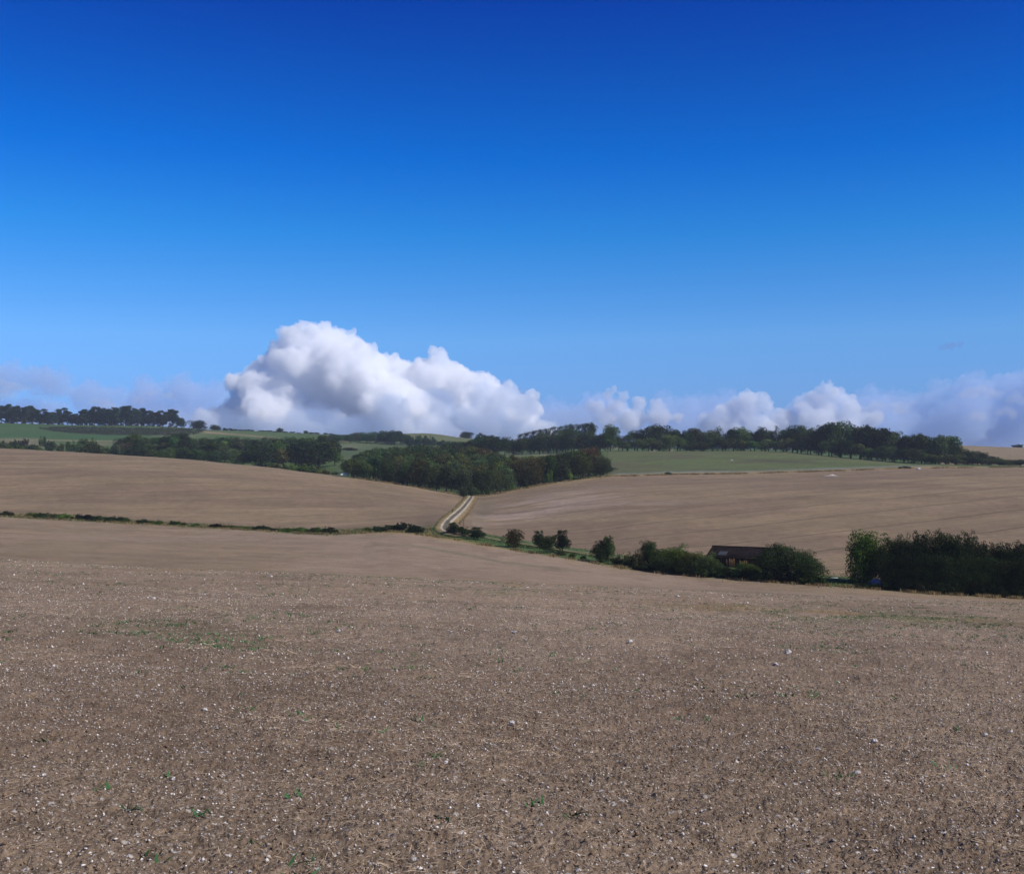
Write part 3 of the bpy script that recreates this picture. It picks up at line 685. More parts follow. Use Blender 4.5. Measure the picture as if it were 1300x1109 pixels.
# --- belt behind: dark mass and windswept pines
bm = [(566,563),(576,561),(586,560),(597,558),(608,556),(619,555),(630,556),(641,556),(652,557),(663,556),(674,556),(685,555),(696,554),(707,553),(718,552),(729,553),(740,552),(751,553),(760,553),(768,552)]
for i, (x, y) in enumerate(bm):
    plant(pick(BROAD), x, 925 + rng.normal() * 6, y + rng.normal(), 17, tint=jt(DARK), parts=True, group='dark belt of trees behind the central wood', label=f'dark tree of the belt above the central wood, {ordinal(i + 1)} from its left end')
wp = [(609,550,.0),(616,552,0),(622,552.5,0),(631,554,0),(655,549.5,2),(664,547,1),(672,545,1),(682,544,1),(689,543,1),(697,541.5,1),(706,541,1),(714,538,1),(721,538,1),(728,537,1),(735,536.5,1),(743,538,1),(750,537,0)]
for i, (x, y, k) in enumerate(wp):
    pr = pick(WIND) if k else (PINE[3] if i % 2 else BROAD[i % 6])
    plant(pr, x, 985 + rng.normal() * 8, y, None if k else 10, name='pine_tree' if (k or i % 2) else 'broadleaf_tree', cat='tree', tint=jt(GREEN if k else DARK), yaw=rng.normal() * .25 if k else None, group='windswept trees on the central skyline',
          label=f'{"leaning windswept" if k else "small upright"} tree on the central skyline, {ordinal(i + 1)} from the left')
for i, (x, y, w) in enumerate(((703,545,18),(715,543,18),(726,543,18),(737,544,16),(746,545,14),(690,549,16),(678,551,16))):
    plant(SPARSE[i % 3], x, 960, y, w, tint=jt(GREEN), parts=True, group='loose-crowned trees among the windswept ones', label=f'loose-crowned tree amid the windswept skyline trees, {ordinal(sorted([703,715,726,737,746,690,678]).index(x) + 1)} from the left')
plant(BROAD[4], 775, 925, 539.5, 18, tint=(1.1, 1.35, .8), label='brighter green round tree rising above the belt left of the meadow')
for i, (x, y) in enumerate(((762, 551), (785, 553))): plant(BROAD[i], x, 930, y, 14, tint=DARK, label=['dark tree left of the bright round tree above the belt', 'dark tree right of the bright round tree above the belt'][i])
# --- long row behind the meadow
rr_ = [(790,552,14,1),(797,549,14,1),(806,546,15,1),(816,545,18,0),(828,541.5,22,0),(838,539.5,24,0),(850,545,18,0),(860,546,18,0),(871,547,18,0),(881,543.5,16,0),(893,548,18,0),(904,546,18,0),(911,541,10,1),(921,551,16,0),(931,544.5,20,0),(941,542,22,0),(953,549,16,0),
       (967,542.5,18,0),(976,547,16,0),(995,547,18,0),(1006,541,26,0),(1017,540,26,0),(1029,544,22,0),(1043,541,24,0),(1056,537,28,0),(1068,535,28,0),(1080,540,26,0),(1092,543,24,0),(1102,540.5,28,0),(1114,544,24,0),(1124,545,26,0),(1136,548,24,0),(1148,553,18,0),(1158,552,22,0),(1170,551,24,0),(1182,556,18,0),(1192,553,24,0),(1204,554,24,0),(1213,562,18,0),(1223,569,16,0),(1235,572,18,0),(1246,574,18,0),(1258,579,16,0),(1270,582,14,0),(1282,583,14,0),(1294,583,14,0)]
for i, (x, y, w, k) in enumerate(rr_):
    d = float(np.interp(x, xs, P['J'][0])) + 26
    t = jt(GREEN if rng.random() < .6 else DARK, .12)
    plant(SPARSE[i % 3] if k else pick(BROAD), x, d + rng.normal() * 4, y, w, tint=t, group='tall row of trees behind the meadow',
          label=f'{"thin-crowned" if k else "tall round-headed"} tree of the long row behind the meadow, {ordinal(i + 1)} from its left end')
plant(SPIRE[0], 985, 880, 540.5, 8, name='conifer', cat='conifer', tint=BLUE, label='narrow pointed conifer sticking up from the row behind the meadow')
for i, x in enumerate(np.arange(796, 1300, 13.5)):
    d = float(np.interp(x, xs, P['J'][0])) + 6 + rng.random() * 6
    top = float(np.interp(x, [790, 850, 950, 1050, 1150, 1220, 1300], [558, 556, 559, 557, 570, 578, 585])) + rng.normal() * 2.5
    t = jt(pick([GREEN, OLIVE, (1.1, 1.25, .9), DARK, WARM]), .1)
    plant(pick(BROAD), float(x), d, top, 19, tint=t, parts=True, group='lower trees in front of the long row behind the meadow',
          label=f'lower bushy tree edging the meadow under the tall row, {ordinal(i + 1)} from the left')
for x, y, w, l in ((1294, 563.8, 12, 'small dark clump of trees on the straw-coloured skyline at the right'), (1272, 567, 4, 'tiny bush on the straw-coloured skyline left of a clump')):
    plant(FBUSH[0], x, 1290, y, w, name='bush', cat='bush', tint=DARK, label=l)
for x, y, w, l in ((848, 599, 8, 'small dark bush on the dry strip at the left end of the meadow edge'), (970, 600, 3, 'tiny dark bush on the dry strip in the middle of the meadow edge'), (1149, 591.5, 12, 'low green weed clump on the dry strip at the right of the meadow')):
    plant(FBUSH[1], x, float(np.interp(x, xs, P['G'][0])) + 1, y, w, name='bush', cat='bush', tint=DARK, label=l)

# --- valley hedgerow
def dE(x, t=.5): return float(np.interp(x, xs, P['D'][0])) * (1 - t) + float(np.interp(x, xs, P['E'][0])) * t
vh = [(THORN[0],576,.45,663,17,DARK,'thorn_tree','dark spreading thorn bush beside the foot of the chalk track'),
      (THORN[2],587,.4,668,17,GREEN,'thorn_tree','green thorn bush just right of the one at the track foot'),
      (THORN[1],606,.3,669,19,DARK,'thorn_tree','compact dark thorn tree standing second along the valley lane'),
      (THORN[0],653,.2,671.5,22,RED,'thorn_tree','reddish rounded hawthorn standing alone with its shadow on the left'),
      (THORN[1],684,.42,673.5,13,GREEN,'thorn_tree','slim green thorn tree at the left of the close group of three'),
      (THORN[2],695,.12,679.5,20,DARK,'thorn_tree','dark low thorn tree at the front of the close group of three'),
      (THORN[1],714,.35,673,17,DARK,'thorn_tree','round dark thorn tree at the right of the close group of three'),
      (THORN[0],762,.12,686,22,DARK,'thorn_tree','ragged thorn tree halfway to the barn, lower left half of a leaning pair'),
      (THORN[2],772,.16,680,15,GREEN,'thorn_tree','taller right half of the leaning pair of thorn trees before the barn'),
      (HEDGET[1],823,.3,687,24,DARK,'hedgerow_tree','small dark round-topped tree rising above the left end of the hedge')]
for p_, x, t_, y, w, ti, nm, l in vh:
    plant(p_, x, dE(x, t_), y, w, name=nm, cat='tree', tint=ti, label=l, group='trees along the valley lane')
hb = [(712,698,12),(726,702,9),(741,705,8),(785,706,14),(797,703,16),(808,702,16)]
for i, (x, y, w) in enumerate(hb):
    plant(BUSH[i % 4], x, dE(x, .15), y, w, name='bush', cat='bush', tint=jt(GREEN), group='low bushes by the valley lane', label=f'low green bush on the verge left of the barn hedge, {ordinal(i + 1)} from the left')
hd = [(838,697,28,OLIVE,.25),(852,692,34,(1.3,1.3,.8),.2),(868,700,26,OLIVE,.2),(880,701,28,OLIVE,.15),(893,702,26,GREEN,.12),(905,710,22,GREEN,.1),(918,719,18,DARK,.06),(934,724,16,GREEN,.05),(947,713,18,LIME,.3),(955,716,18,OLIVE,.2),(844,707,26,GREEN,.05),(866,712,24,DARK,.02)]
for i, (x, y, w, t, q) in enumerate(sorted(hd, key=lambda a: a[0])):
    plant(HEDGET[i % 4], x, dE(x, q), y, w, name='hedge_shrub', cat='shrub', tint=jt(t, .06), group='tall shrubs of the hedge before the barn',
          label=f'{"yellow-green" if t == LIME else "thick"} shrub of the hedge screening the barn, {ordinal(i + 1)} from the left')
for x, y, w, l in ((985,691,42,'large dark dome-shaped tree hiding the right end of the barn'), (1021,696,42,'large dark tree at the right end of the barn hedge')):
    plant(HEDGET[0 if x < 1000 else 2], x, dE(x, .12), y, w, name='hedgerow_tree', cat='tree', tint=DARK, label=l)
for i, x in enumerate(np.arange(815, 1046, 11.0)):
    by = float(np.interp(x, xs, P['D'][1]))
    plant(BUSH[i % 4], float(x), dE(x, .03), by - 13 - 2 * rng.random() + (4 if x < 840 else 0), 19, name='bush', cat='bush', tint=jt(DARK), group='low clipped hedge along the field edge below the barn',
          label=f'dark low bush of the hedge foot along the field edge, {ordinal(i + 1)} from the left')
# right belt
plant(HEDGET[1], 1101, dE(1101, .45), 675.5, 46, name='hedgerow_tree', cat='tree', sink=1.6, tint=(1.0, 1.2, .5), label='sunlit yellow-green tree at the left end of the dark right-hand belt')
rb = [(1128,685,32),(1143,688,30),(1155,681,34),(1172,678,36),(1188,675.5,38),(1203,680,32),(1220,677,30),(1236,681,32),(1252,690,34),(1268,691,34),(1284,693,34),(1300,690,34),(1318,688,36),(1340,684,40),(1370,684,44)]
for i, (x, y, w) in enumerate(rb):
    plant(HEDGET[i % 4], x, dE(x, .4), y, w, name='hedgerow_tree', cat='tree', tint=jt(BELT if i else (.9, .95, .5), .06), group='dark belt of trees at the right edge', label=f'dark tree in the back row of the right-hand belt, {ordinal(i + 1)} from its left end')
for i, x in enumerate(np.arange(1132, 1372, 20.)):
    plant(HEDGET[(i + 2) % 4], float(x), dE(x, .12), 700 + rng.random() * 8 + (x - 1130) * .03, 34, name='hedge_shrub', cat='shrub', tint=jt(BELT, .06), group='dark shrubs at the front of the right-hand belt', label=f'dark shrub low in the front of the right-hand belt, {ordinal(i + 1)} from its left end')
for i, x in enumerate(np.arange(1128, 1330, 9.5)):
    by = float(np.interp(x, xs, P['D'][1]))
    plant(BUSH[i % 4], float(x), dE(x, .05), by - 15 - 4 * rng.random(), 18, name='bush', cat='bush', tint=jt(BELT), group='dark undergrowth bushes along the foot of the right-hand belt', label=f'dark bush at the grassy foot of the right-hand belt, {ordinal(i + 1)} from its left end')
for i, x in enumerate((1092, 1101, 1111, 1119)):
    plant(BUSH[i % 4], x, dE(x, .04), 739.5, 15, name='bush', cat='bush', tint=jt(DARK), group='low hedge in front of the blue cover', label=f'low dark bush in front of the blue cover, {ordinal(i + 1)} from the left')
# left scrub hedge between the two fields
lh = [(7,650,14,0),(38,651.5,12,1),(48,652,12,1),(62,652.5,20,0),(81,653,14,1),(98,654,12,0),(113,654.5,16,0),(127,656,18,0),(141,657,18,0),(152,657.5,14,0),(159,658.5,12,1),(181,660,11,0),(193,662,9,1),(203,662,9,1),(220,662.5,12,0),(227,663,12,1),(234,664.5,6,0),(249,665.5,9,1),(276,666,17,0),(295,668,14,1),(312,669,14,1),(330,668.5,20,0),(340,671,16,0),(352,672,18,0),(366,671,18,1),(381,670.5,16,1),(397,671.5,18,0),(405,670.5,12,1),(419,670,16,0),(466,670.5,10,1),(479,669.5,16,0),(491,668,18,0),(503,667,16,0),(513,664.5,18,0),(524,667,14,0),(532,669,9,0)]
for i, (x, y, w, k) in enumerate(lh):
    plant(BUSH[i % 4], x, dE(x, .22), y - 1.6, w * 1.1, name='bush', cat='bush', tint=jt(LIME if k else DARK, .1), group='low scrub bushes between the two fields',
          label=f'{"yellow-green" if k else "dark green"} low bush in the scrubby line between fields, {ordinal(i + 1)} from the left')

# ------------------------------------------------------------------ grass, stubble, stones
def scatter_blades(pos, hmin, hmax, wid, nper, spread, mat, name, seed=1, label=None, lean=.4):
    g = np.random.default_rng(seed); n = len(pos) * nper
    p = np.repeat(pos, nper, axis=0) + np.column_stack([g.normal(size=n) * spread, g.normal(size=n) * spread, np.zeros(n)])
    hh = hmin + (hmax - hmin) * g.random(n); an = g.random(n) * 6.28
    a = np.column_stack([np.cos(an), np.sin(an), np.zeros(n)]) * (wid * (.6 + .8 * g.random(n)))[:, None]
    tip = p + np.column_stack([g.normal(size=n) * lean * hh, g.normal(size=n) * lean * hh, hh])
    mid = (p + tip) / 2 + np.array([0, 0, 1]) * (hh * .08)[:, None]
    V = np.stack([p - a, p + a, mid + a * .7, tip, mid - a * .7], 1).reshape(-1, 3)
    b = np.arange(n)[:, None] * 5
    Fq = np.concatenate([b + np.array([[0, 1, 2, 4]]), b + np.array([[4, 2, 3, 3]])]).astype(np.int32)
    f4 = Fq[:n]; f3 = np.concatenate([b + 4, b + 2, b + 3], 1)
    me = bpy.data.meshes.new(name)
    V = V.astype(np.float32)
    me.vertices.add(len(V)); me.vertices.foreach_set('co', V.ravel())
    li = np.concatenate([f4.ravel(), f3.ravel()]).astype(np.int32)
    me.loops.add(len(li)); me.loops.foreach_set('vertex_index', li)
    me.polygons.add(2 * n)
    me.polygons.foreach_set('loop_start', np.r_[np.arange(n) * 4, n * 4 + np.arange(n) * 3].astype(np.int32))
    me.polygons.foreach_set('loop_total', np.r_[np.full(n, 4), np.full(n, 3)].astype(np.int32))
    me.materials.append(mat); me.update(calc_edges=True)
    add_attr(me, 'lv', np.repeat(.6 + .8 * g.random(n), 5))
    o = link(name, me); tag(o, label, 'grass', kind='stuff'); return o
M_dry = leaf_mat('dry_grass', (.25, .18, .085), trans=.3); M_green = leaf_mat('green_grass', (.07, .10, .035), trans=.3)
M_weed = leaf_mat('weeds', (.04, .095, .035), trans=.2)
def line_pts(fd, n, x0, x1, jd=1.5, seed=3, clump=None):
    g = np.random.default_rng(seed)
    px = x0 + (x1 - x0) * g.random(n)
    if clump: px = px[fbm(px / clump, px * 0 + seed, 3, seed) > .47]
    d = fd(px) + g.normal(size=len(px)) * jd
    X = (px - CX) / F * d; return np.column_stack([X, d, H(X, d) - .05])
ip = lambda k: (lambda px: np.interp(px, xs, P[k][0]))
scatter_blades(line_pts(ip('D'), 2600, -40, 1340, 1.0, 3, 9), .25, .7, .07, 7, .5, M_dry, 'dry_grass', 1, 'pale dry grass along the far edge of the near field')
scatter_blades(line_pts(lambda p: np.interp(p, xs, P['G'][0]), 2600, 445, 1320, 2.0, 5, 7), .3, 1.0, .14, 7, 1.2, M_dry, 'dry_grass', 2, 'strip of pale dry grass along the top of the brown fields')
scatter_blades(line_pts(lambda p: (ip('D')(p) + ip('E')(p)) / 2, 4200, -40, 1340, 6.0, 6), .15, .5, .09, 7, 1.2, M_green, 'grass', 3, 'rough green grass on the valley floor beside the lane')
scatter_blades(line_pts(lambda p: (ip('D')(p) + ip('E')(p)) / 2, 1500, -40, 560, 5.0, 8, 12), .25, .6, .09, 7, 1.0, M_dry, 'dry_grass', 4, 'dry grass between the low bushes of the left hedge')
tp = np.linspace(305, 520, 420); tr_ = np.concatenate([np.column_stack([np.interp(tp, [300, 400, 525], [-18.7, -18.5, -19.3]) + s_ * 2.5, tp]) for s_ in (-1, 1)])
scatter_blades(np.column_stack([tr_, H(tr_[:, 0], tr_[:, 1])]), .2, .6, .09, 6, .45, M_dry, 'dry_grass', 5, 'dry grass verges on both sides of the chalk track')
# bracken and gorse bank on the left down
g = np.random.default_rng(55); bp = []
while len(bp) < 900:
    x = 50 + 210 * g.random(); d = 1180 + 260 * g.random(); y = HY - h1(X_of(x, d), d) / d * F
    lo = np.interp(x, [50, 80, 130, 240, 262], [543.5, 541.5, 542.5, 544.0, 546]); hi = np.interp(x, [50, 90, 140, 170, 240, 262], [545, 549.5, 552, 552, 553, 548])
    if lo < y < hi: bp.append((X_of(x, d), d, h1(X_of(x, d), d)))
lob = [(a, b, c + .3, 2.2 * (.5 + g.random()), 2.2, 1.2 * (.5 + g.random())) for a, b, c in bp]
V, Fq, lv = leaves(lob, 22000, .8, rg=g)
me = mesh_from('undergrowth', V, Fq, False, leaf_mat('bracken', (.034, .040, .020))); add_attr(me, 'lv', lv)
tag(link('undergrowth', me), 'dark brown and green bracken bank below the left ridge pines', 'undergrowth', kind='stuff')

# flints and chalk chips of the near field
def stones(n, y0, y1, smin, smax, seed, power=2.2, patch=None):
    g = np.random.default_rng(seed)
    u = g.random(n); Y = np.sqrt(y0 ** 2 + (y1 ** 2 - y0 ** 2) * u)
    X = (g.random(n) - .5) * 1.08 * Y
    if patch is not None:
        k = sstep(.30, .62, fbm(X * patch, Y * patch, 3, seed)) * (.35 + .65 * sstep(.36, .6, fbm((X * .5 + Y * .86) / 5, (Y * .5 - X * .86) / 1.6, 4, 23))) > g.random(n) * .62; X, Y = X[k], Y[k]
    n = len(X)
    s = smin * (1 + (smax / smin - 1) * g.random(n) ** (power * 2))
    return X, Y, s, g
OCT = np.array([(1,0,0),(0,1,0),(-1,0,0),(0,-1,0),(.1,.1,.8),(0,0,-.7)], float)
OF = np.array([(0,1,4),(1,2,4),(2,3,4),(3,0,4),(1,0,5),(2,1,5),(3,2,5),(0,3,5)])
M_stone, nt, nd, lk = newmat('flint_and_chalk')
at = N(nt, 'ShaderNodeAttribute', attribute_name='lv'); at2 = N(nt, 'ShaderNodeAttribute', attribute_name='hue')
c_ = mixrgb(nt, at2.outputs['Fac'], (.19, .125, .078), (.70, .65, .60))
s2 = N(nt, 'ShaderNodeVectorMath', operation='SCALE'); lk.new(c_, s2.inputs[0]); lk.new(at.outputs['Fac'], s2.inputs['Scale'])
finish(nt, pbsdf(nt, s2.outputs[0], .85, .08).outputs[0])
def ground_z(X, Y):
    """height of the clodded surface"""
    c = clods(X, Y)
    return H(X, Y) + c * sstep(150, 20, Y) * (sstep(45, 30, Y) * .75 + .25)
def put_stones(name, X, Y, s, g, hue_bias, label, cat_='stones'):
    n = len(X); Z = ground_z(X, Y)
    sh = 1 + .35 * g.normal(size=(n, 6, 1)); sh = np.clip(sh, .5, 1.6)
    V = OCT[None] * sh * (1 + .25 * g.normal(size=(n, 1, 3)))
    an = g.random(n) * 6.28; ca, sa = np.cos(an)[:, None], np.sin(an)[:, None]
    vx = V[..., 0] * ca - V[..., 1] * sa; vy = V[..., 0] * sa + V[..., 1] * ca
    V = np.stack([vx, vy, V[..., 2]], -1) * s[:, None, None] * .5
    V += np.column_stack([X, Y, Z + s * .15])[:, None, :]
    Fq = (OF[None] + (np.arange(n) * 6)[:, None, None]).reshape(-1, 3)
    me = mesh_from(name, V.reshape(-1, 3), Fq, False, M_stone)
    hue = np.clip(g.random(n) ** hue_bias, 0, 1)
    add_attr(me, 'hue', np.repeat(hue, 6)); add_attr(me, 'lv', np.repeat(.7 + .6 * g.random(n), 6))
    tag(link(name, me), label, cat_, kind='stuff')
put_stones('pebbles', *stones(110000, 3.6, 11, .004, .018, 11), 2.8, 'small pale flint and chalk chips strewn over the near soil')
put_stones('pebbles', *stones(90000, 10, 26, .008, .030, 12), 2.5, 'pale flint chips across the middle of the near field')
put_stones('pebbles', *stones(16000, 24, 60, .016, .06, 13), 1.8, 'pale flints out towards the brow of the near field')
put_stones('soil_crumbs', *stones(30000, 3.6, 13, .006, .024, 14), 12., 'brown crumbs and clods of ploughed soil')
# chopped straw
def straw(n, y0, y1, lmin, lmax, wd, seed, label):
    X, Y, L_, g = stones(n, y0, y1, lmin, lmax, seed, 1.2, .6); n = len(X)
    Z = ground_z(X, Y) + .012
    an = g.random(n) * 6.28; tilt = g.normal(size=n) * .3
    dirv = np.column_stack([np.cos(an), np.sin(an), tilt]); side = np.column_stack([-np.sin(an), np.cos(an), np.zeros(n)]) * wd
    c0 = np.column_stack([X, Y, Z]); dv = dirv * L_[:, None] * .5
    bend = side * (g.normal(size=n) * 9)[:, None] * (L_[:, None] / .2)
    up = np.array([0, 0, wd * .9])
    def sec(c): return [c - side, c + up, c + side]
    P_ = np.stack(sec(c0 - dv) + sec(c0 + bend) + sec(c0 + dv), 1)
    P_[..., 2] = np.maximum(P_[..., 2], (Z - .01)[:, None])
    fs = np.array([(0,1,4,3),(1,2,5,4),(3,4,7,6),(4,5,8,7)])
    Fq = (fs[None] + (np.arange(n) * 9)[:, None, None]).reshape(-1, 4)
    me = mesh_from('straw', P_.reshape(-1, 3), Fq, False, M_straw); add_attr(me, 'lv', np.repeat(.55 + .8 * g.random(n), 9))
    tag(link('straw', me), label, 'straw', kind='stuff')
M_straw = leaf_mat('straw', (.42, .32, .22), trans=.1)
straw(24000, 3.6, 12, .012, .075, .0014, 21, 'chopped straw lying on the near soil')
straw(20000, 11, 30, .025, .13, .0026, 22, 'chopped straw in the middle of the near field')
straw(8000, 28, 62, .06, .3, .007, 23, 'pale straw near the brow of the field')
# seedlings
g = np.random.default_rng(91); n = 34000
Y = np.sqrt(16 + (48 ** 2 - 16) * g.random(n)); X = (g.random(n) - .5) * 1.05 * Y
pxx = X / Y * F + CX; pyy = HY - H(X, Y) / Y * F
den = .10 + .9 * np.exp(-((pxx - 250) / 170) ** 2 - ((pyy - 810) / 38) ** 2) + .9 * np.exp(-((pxx - 1150) / 180) ** 2 - ((pyy - 790 - .02 * (pxx - 1150)) / 16) ** 2) + .5 * np.exp(-((pxx - 1060) / 90) ** 2 - ((pyy - 822) / 12) ** 2) + .3 * np.exp(-((pxx - 500) / 170) ** 2 - ((pyy - 745) / 14) ** 2)
k = (fbm(X * 1.1, Y * .9, 3, 93) > .56) & (g.random(n) < den)
X, Y = X[k], Y[k]
scatter_blades(np.column_stack([X, Y, ground_z(X, Y)]), .015, .045, .007, 6, .03, M_weed, 'seedlings', 9, 'scattered bright green weed seedlings in the near field', 1.2)

# single conspicuous flints
def flint(px, py, size, label, hue=.9):
    lo, hi = 3.0, 60.0
    for _ in range(40):
        m_ = (lo + hi) / 2
        if HY - h1(X_of(px, m_), m_) / m_ * F > py: lo = m_
        else: hi = m_
    d = (lo + hi) / 2; x = X_of(px, d); sz = size / F * d
    g = np.random.default_rng(int(px * 7 + py))
    import bmesh
    bm = bmesh.new(); bmesh.ops.create_icosphere(bm, subdivisions=3, radius=.5)
    ph = g.random(6) * 9
    for v_ in bm.verts:
        c = v_.co
        k_ = 1 + .16 * math.sin(c.x * 7 + ph[0]) * math.cos(c.y * 6 + ph[1]) + .10 * math.sin(c.z * 11 + ph[2]) + .07 * math.sin(c.x * 17 + c.y * 13 + ph[3])
        v_.co = (c.x * k_ * 1.05, c.y * k_ * .85, c.z * k_ * .72)
    me = bpy.data.meshes.new('flint_stone'); bm.to_mesh(me); bm.free()
    me.materials.append(M_flint)
    o = link('flint_stone', me, None, (x, d, float(ground_z(np.array([x]), np.array([d]))[0]) + sz * .2), (g.random() * .5, g.random() * .5, g.random() * 6), (sz,) * 3)
    o.color = (hue, hue * .97, hue * .96, 1)
    tag(o, label, 'stone', 'large loose flints in the near field')
M_flint, nt, nd, lk = newmat('flint'); oi = N(nt, 'ShaderNodeObjectInfo'); tc = N(nt, 'ShaderNodeTexCoord')
c_ = mixrgb(nt, maprange(nt, noise(nt, tc.outputs['Object'], 3.5, 5, .7), .42, .6), (.30, .26, .22), (.68, .66, .64))
c_ = mixrgb(nt, 1., c_, oi.outputs['Color'], 'MULTIPLY'); finish(nt, pbsdf(nt, c_, .6, .3).outputs[0])
for px, py, sz, l in ((1000, 830, 9, 'largest pale rounded flint, alone on the right of the near field'), (985, 845, 7, 'flat pale flint just below and left of the largest one'),
        (1088, 982, 8, 'pale flint with an orange tint low on the right'), (1110, 940, 8, 'bright white wedge of flint right of centre in the lower field'),
        (1038, 950, 7, 'bright white flint left of the white wedge'), (1251, 934, 6, 'small white flint near the right edge of the field'),
        (1252, 830, 5, 'small pale flint high near the right edge'), (800, 815, 7, 'white flint near the middle right of the field'),
        (653, 808, 6, 'long pale flint in the upper middle of the near field'), (260, 899, 7, 'white flint left of centre in the lower field'),
        (195, 760, 5, 'small white flint on the upper left of the field'), (430, 804, 6, 'white flint left of the middle of the near field'),
        (55, 990, 7, 'pale round flint in the lower left corner of the field'), (650, 922, 8, 'pale flint pair-like lump below the centre of the field'),
        (566, 967, 7, 'small pale flint with straw beside it, bottom centre'), (860, 758, 5, 'small white flint on the brow of the field'),
        (220, 988, 6, 'white flint at the bottom left beside soil clods'), (344, 733, 4, 'tiny white flint by the upper left brow')):
    flint(px, py, sz, l, .75 + .25 * rng.random())

# ------------------------------------------------------------------ barn
def box(c, s, rz=0.):
    c = np.array(c, float); s = np.array(s, float) / 2
    v = np.array([(x, y, z) for x in (-1, 1) for y in (-1, 1) for z in (-1, 1)], float) * s
    f = [(0, 1, 3, 2), (4, 6, 7, 5), (0, 4, 5, 1), (2, 3, 7, 6), (0, 2, 6, 4), (1, 5, 7, 3)]
    return v + c, np.array(f)
def corr_panel(x0, x1, p0, p1, th, pitch=.15, amp_=.02):
    """corrugated sheet from line p0(y,z) to p1(y,z) between x0 and x1"""
    n = int((x1 - x0) / pitch * 4) + 1; X_ = np.linspace(x0, x1, n); w = amp_ * np.sin(X_ / pitch * 2 * math.pi)
    (ya, za), (yb, zb) = p0, p1; V = []
    for y_, z_ in ((ya, za), (yb, zb)):
        V.append(np.column_stack([X_, np.full(n, y_), z_ + w]))
    for y_, z_ in ((ya, za), (yb, zb)): V.append(np.column_stack([X_, np.full(n, y_), z_ + w - th]))
    V = np.concatenate(V); i = np.arange(n - 1); f = []
    for a, b in ((0, 1), (3, 2), (2, 0), (1, 3)):
        f.append(np.column_stack([a * n + i, a * n + i + 1, b * n + i + 1, b * n + i]))
    return V, np.concatenate(f)
M_roof = simple_mat('corrugated_roof', (.015, .011, .011), .95, .5, 1.2, .02); M_sky = simple_mat('roof_light', (.045, .05, .06), .8, .4, 3., .05)
M_wood = simple_mat('weathered_wood', (.14, .09, .055), .85, .4, 5.); M_orange = simple_mat('orange_boards', (.26, .13, .055), .85, .35, 5.)
M_dark = simple_mat('creosoted_boards', (.035, .026, .022), .9, .4, 3.)
bd = 233.; bx_ = X_of(954, bd); bz = h1(bx_, bd) - .1
barn = bpy.data.objects.new('barn', None); COL.objects.link(barn); barn.location = (bx_, bd, bz); barn.rotation_euler = (0, 0, rad(-27))
tag(barn, 'long low open-fronted barn with a dark corrugated roof behind the hedge', 'barn')
ez = (HY - 705) / F * bd - bz; rz_ = (HY - 694.5) / F * bd - bz
L2, W2 = 8.5, 4.4
zr = max(rz_, ez + 1.35) ; 
ez_b = ez
sl = [(-L2, L2)]
v1, f1 = cat([corr_panel(-L2, L2, (-W2 - .3, ez), (0, zr), .05), corr_panel(-L2, L2, (0, zr), (W2 + .3, ez), .05)])
ro = link('roof', mesh_from('roof', v1, f1, False, M_roof), barn)
link('ridge_cap', mesh_from('ridge_cap', *cat([tube([(-L2 - .05, 0, zr + .03), (L2 + .05, 0, zr + .03)], [.12, .12], 8)]), True, M_roof), ro)
slope = (zr - ez) / (W2 + .3)
for x0, w in ((-6.2, 1.9), (4.3, 1.8)):
    y0 = -W2 + .15; y1 = y0 + 1.9
    link('roof_light', mesh_from('roof_light', *corr_panel(x0, x0 + w, (y0, ez + (y0 + W2 + .3) * slope + .05), (y1, ez + (y1 + W2 + .3) * slope + .05), .02), False, M_sky), ro)
for x in np.linspace(-L2 + .3, L2 - .3, 5):
    link('post', mesh_from('post', *box((x, -W2, ez / 2), (.22, .22, ez - .06)), False, M_wood), barn)
link('back_wall', mesh_from('back_wall', *cat([box((x, W2 - .05, ez / 2 - .03), (.28, .05, ez - .1)) for x in np.arange(-L2 + .3, L2 - .2, .3)]), False, M_dark), barn)
for s_ in (-1, 1):
    parts = []
    for y_ in np.arange(-W2 + .3, W2 - .1, .3):
        hh_ = ez + (1 - abs(y_) / (W2 + .3)) * (zr - ez) - .12
        parts.append(box((s_ * (L2 - .12), y_, hh_ / 2), (.05, .28, hh_)))
    link('gable_wall', mesh_from('gable_wall', *cat(parts), False, M_dark), barn)
link('gutter_beam', mesh_from('gutter_beam', *box((0, -W2, ez - .12), (2 * L2, .14, .2)), False, M_wood), barn)
for k_, (x0, x1, hh_) in enumerate(((-3.4, -2.2, 2.3), (-1.2, .4, 1.9))):
    link('board_partition', mesh_from('board_partition', *cat([box((x, -W2 - .2, hh_ / 2 - .2 * (i % 3 == 1)), (.2, .04, hh_)) for i, x in enumerate(np.arange(x0, x1, .44))]), False, M_orange), barn)

# ------------------------------------------------------------------ small things
def loft(rings, close=True):
    n = len(rings[0]); V = np.concatenate([np.array(r, float) for r in rings]); f = []
    for i in range(len(rings) - 1):
        for k in range(n): k2 = (k + 1) % n; f.append((i * n + k, i * n + k2, (i + 1) * n + k2, (i + 1) * n + k))
    return V, np.array(f)
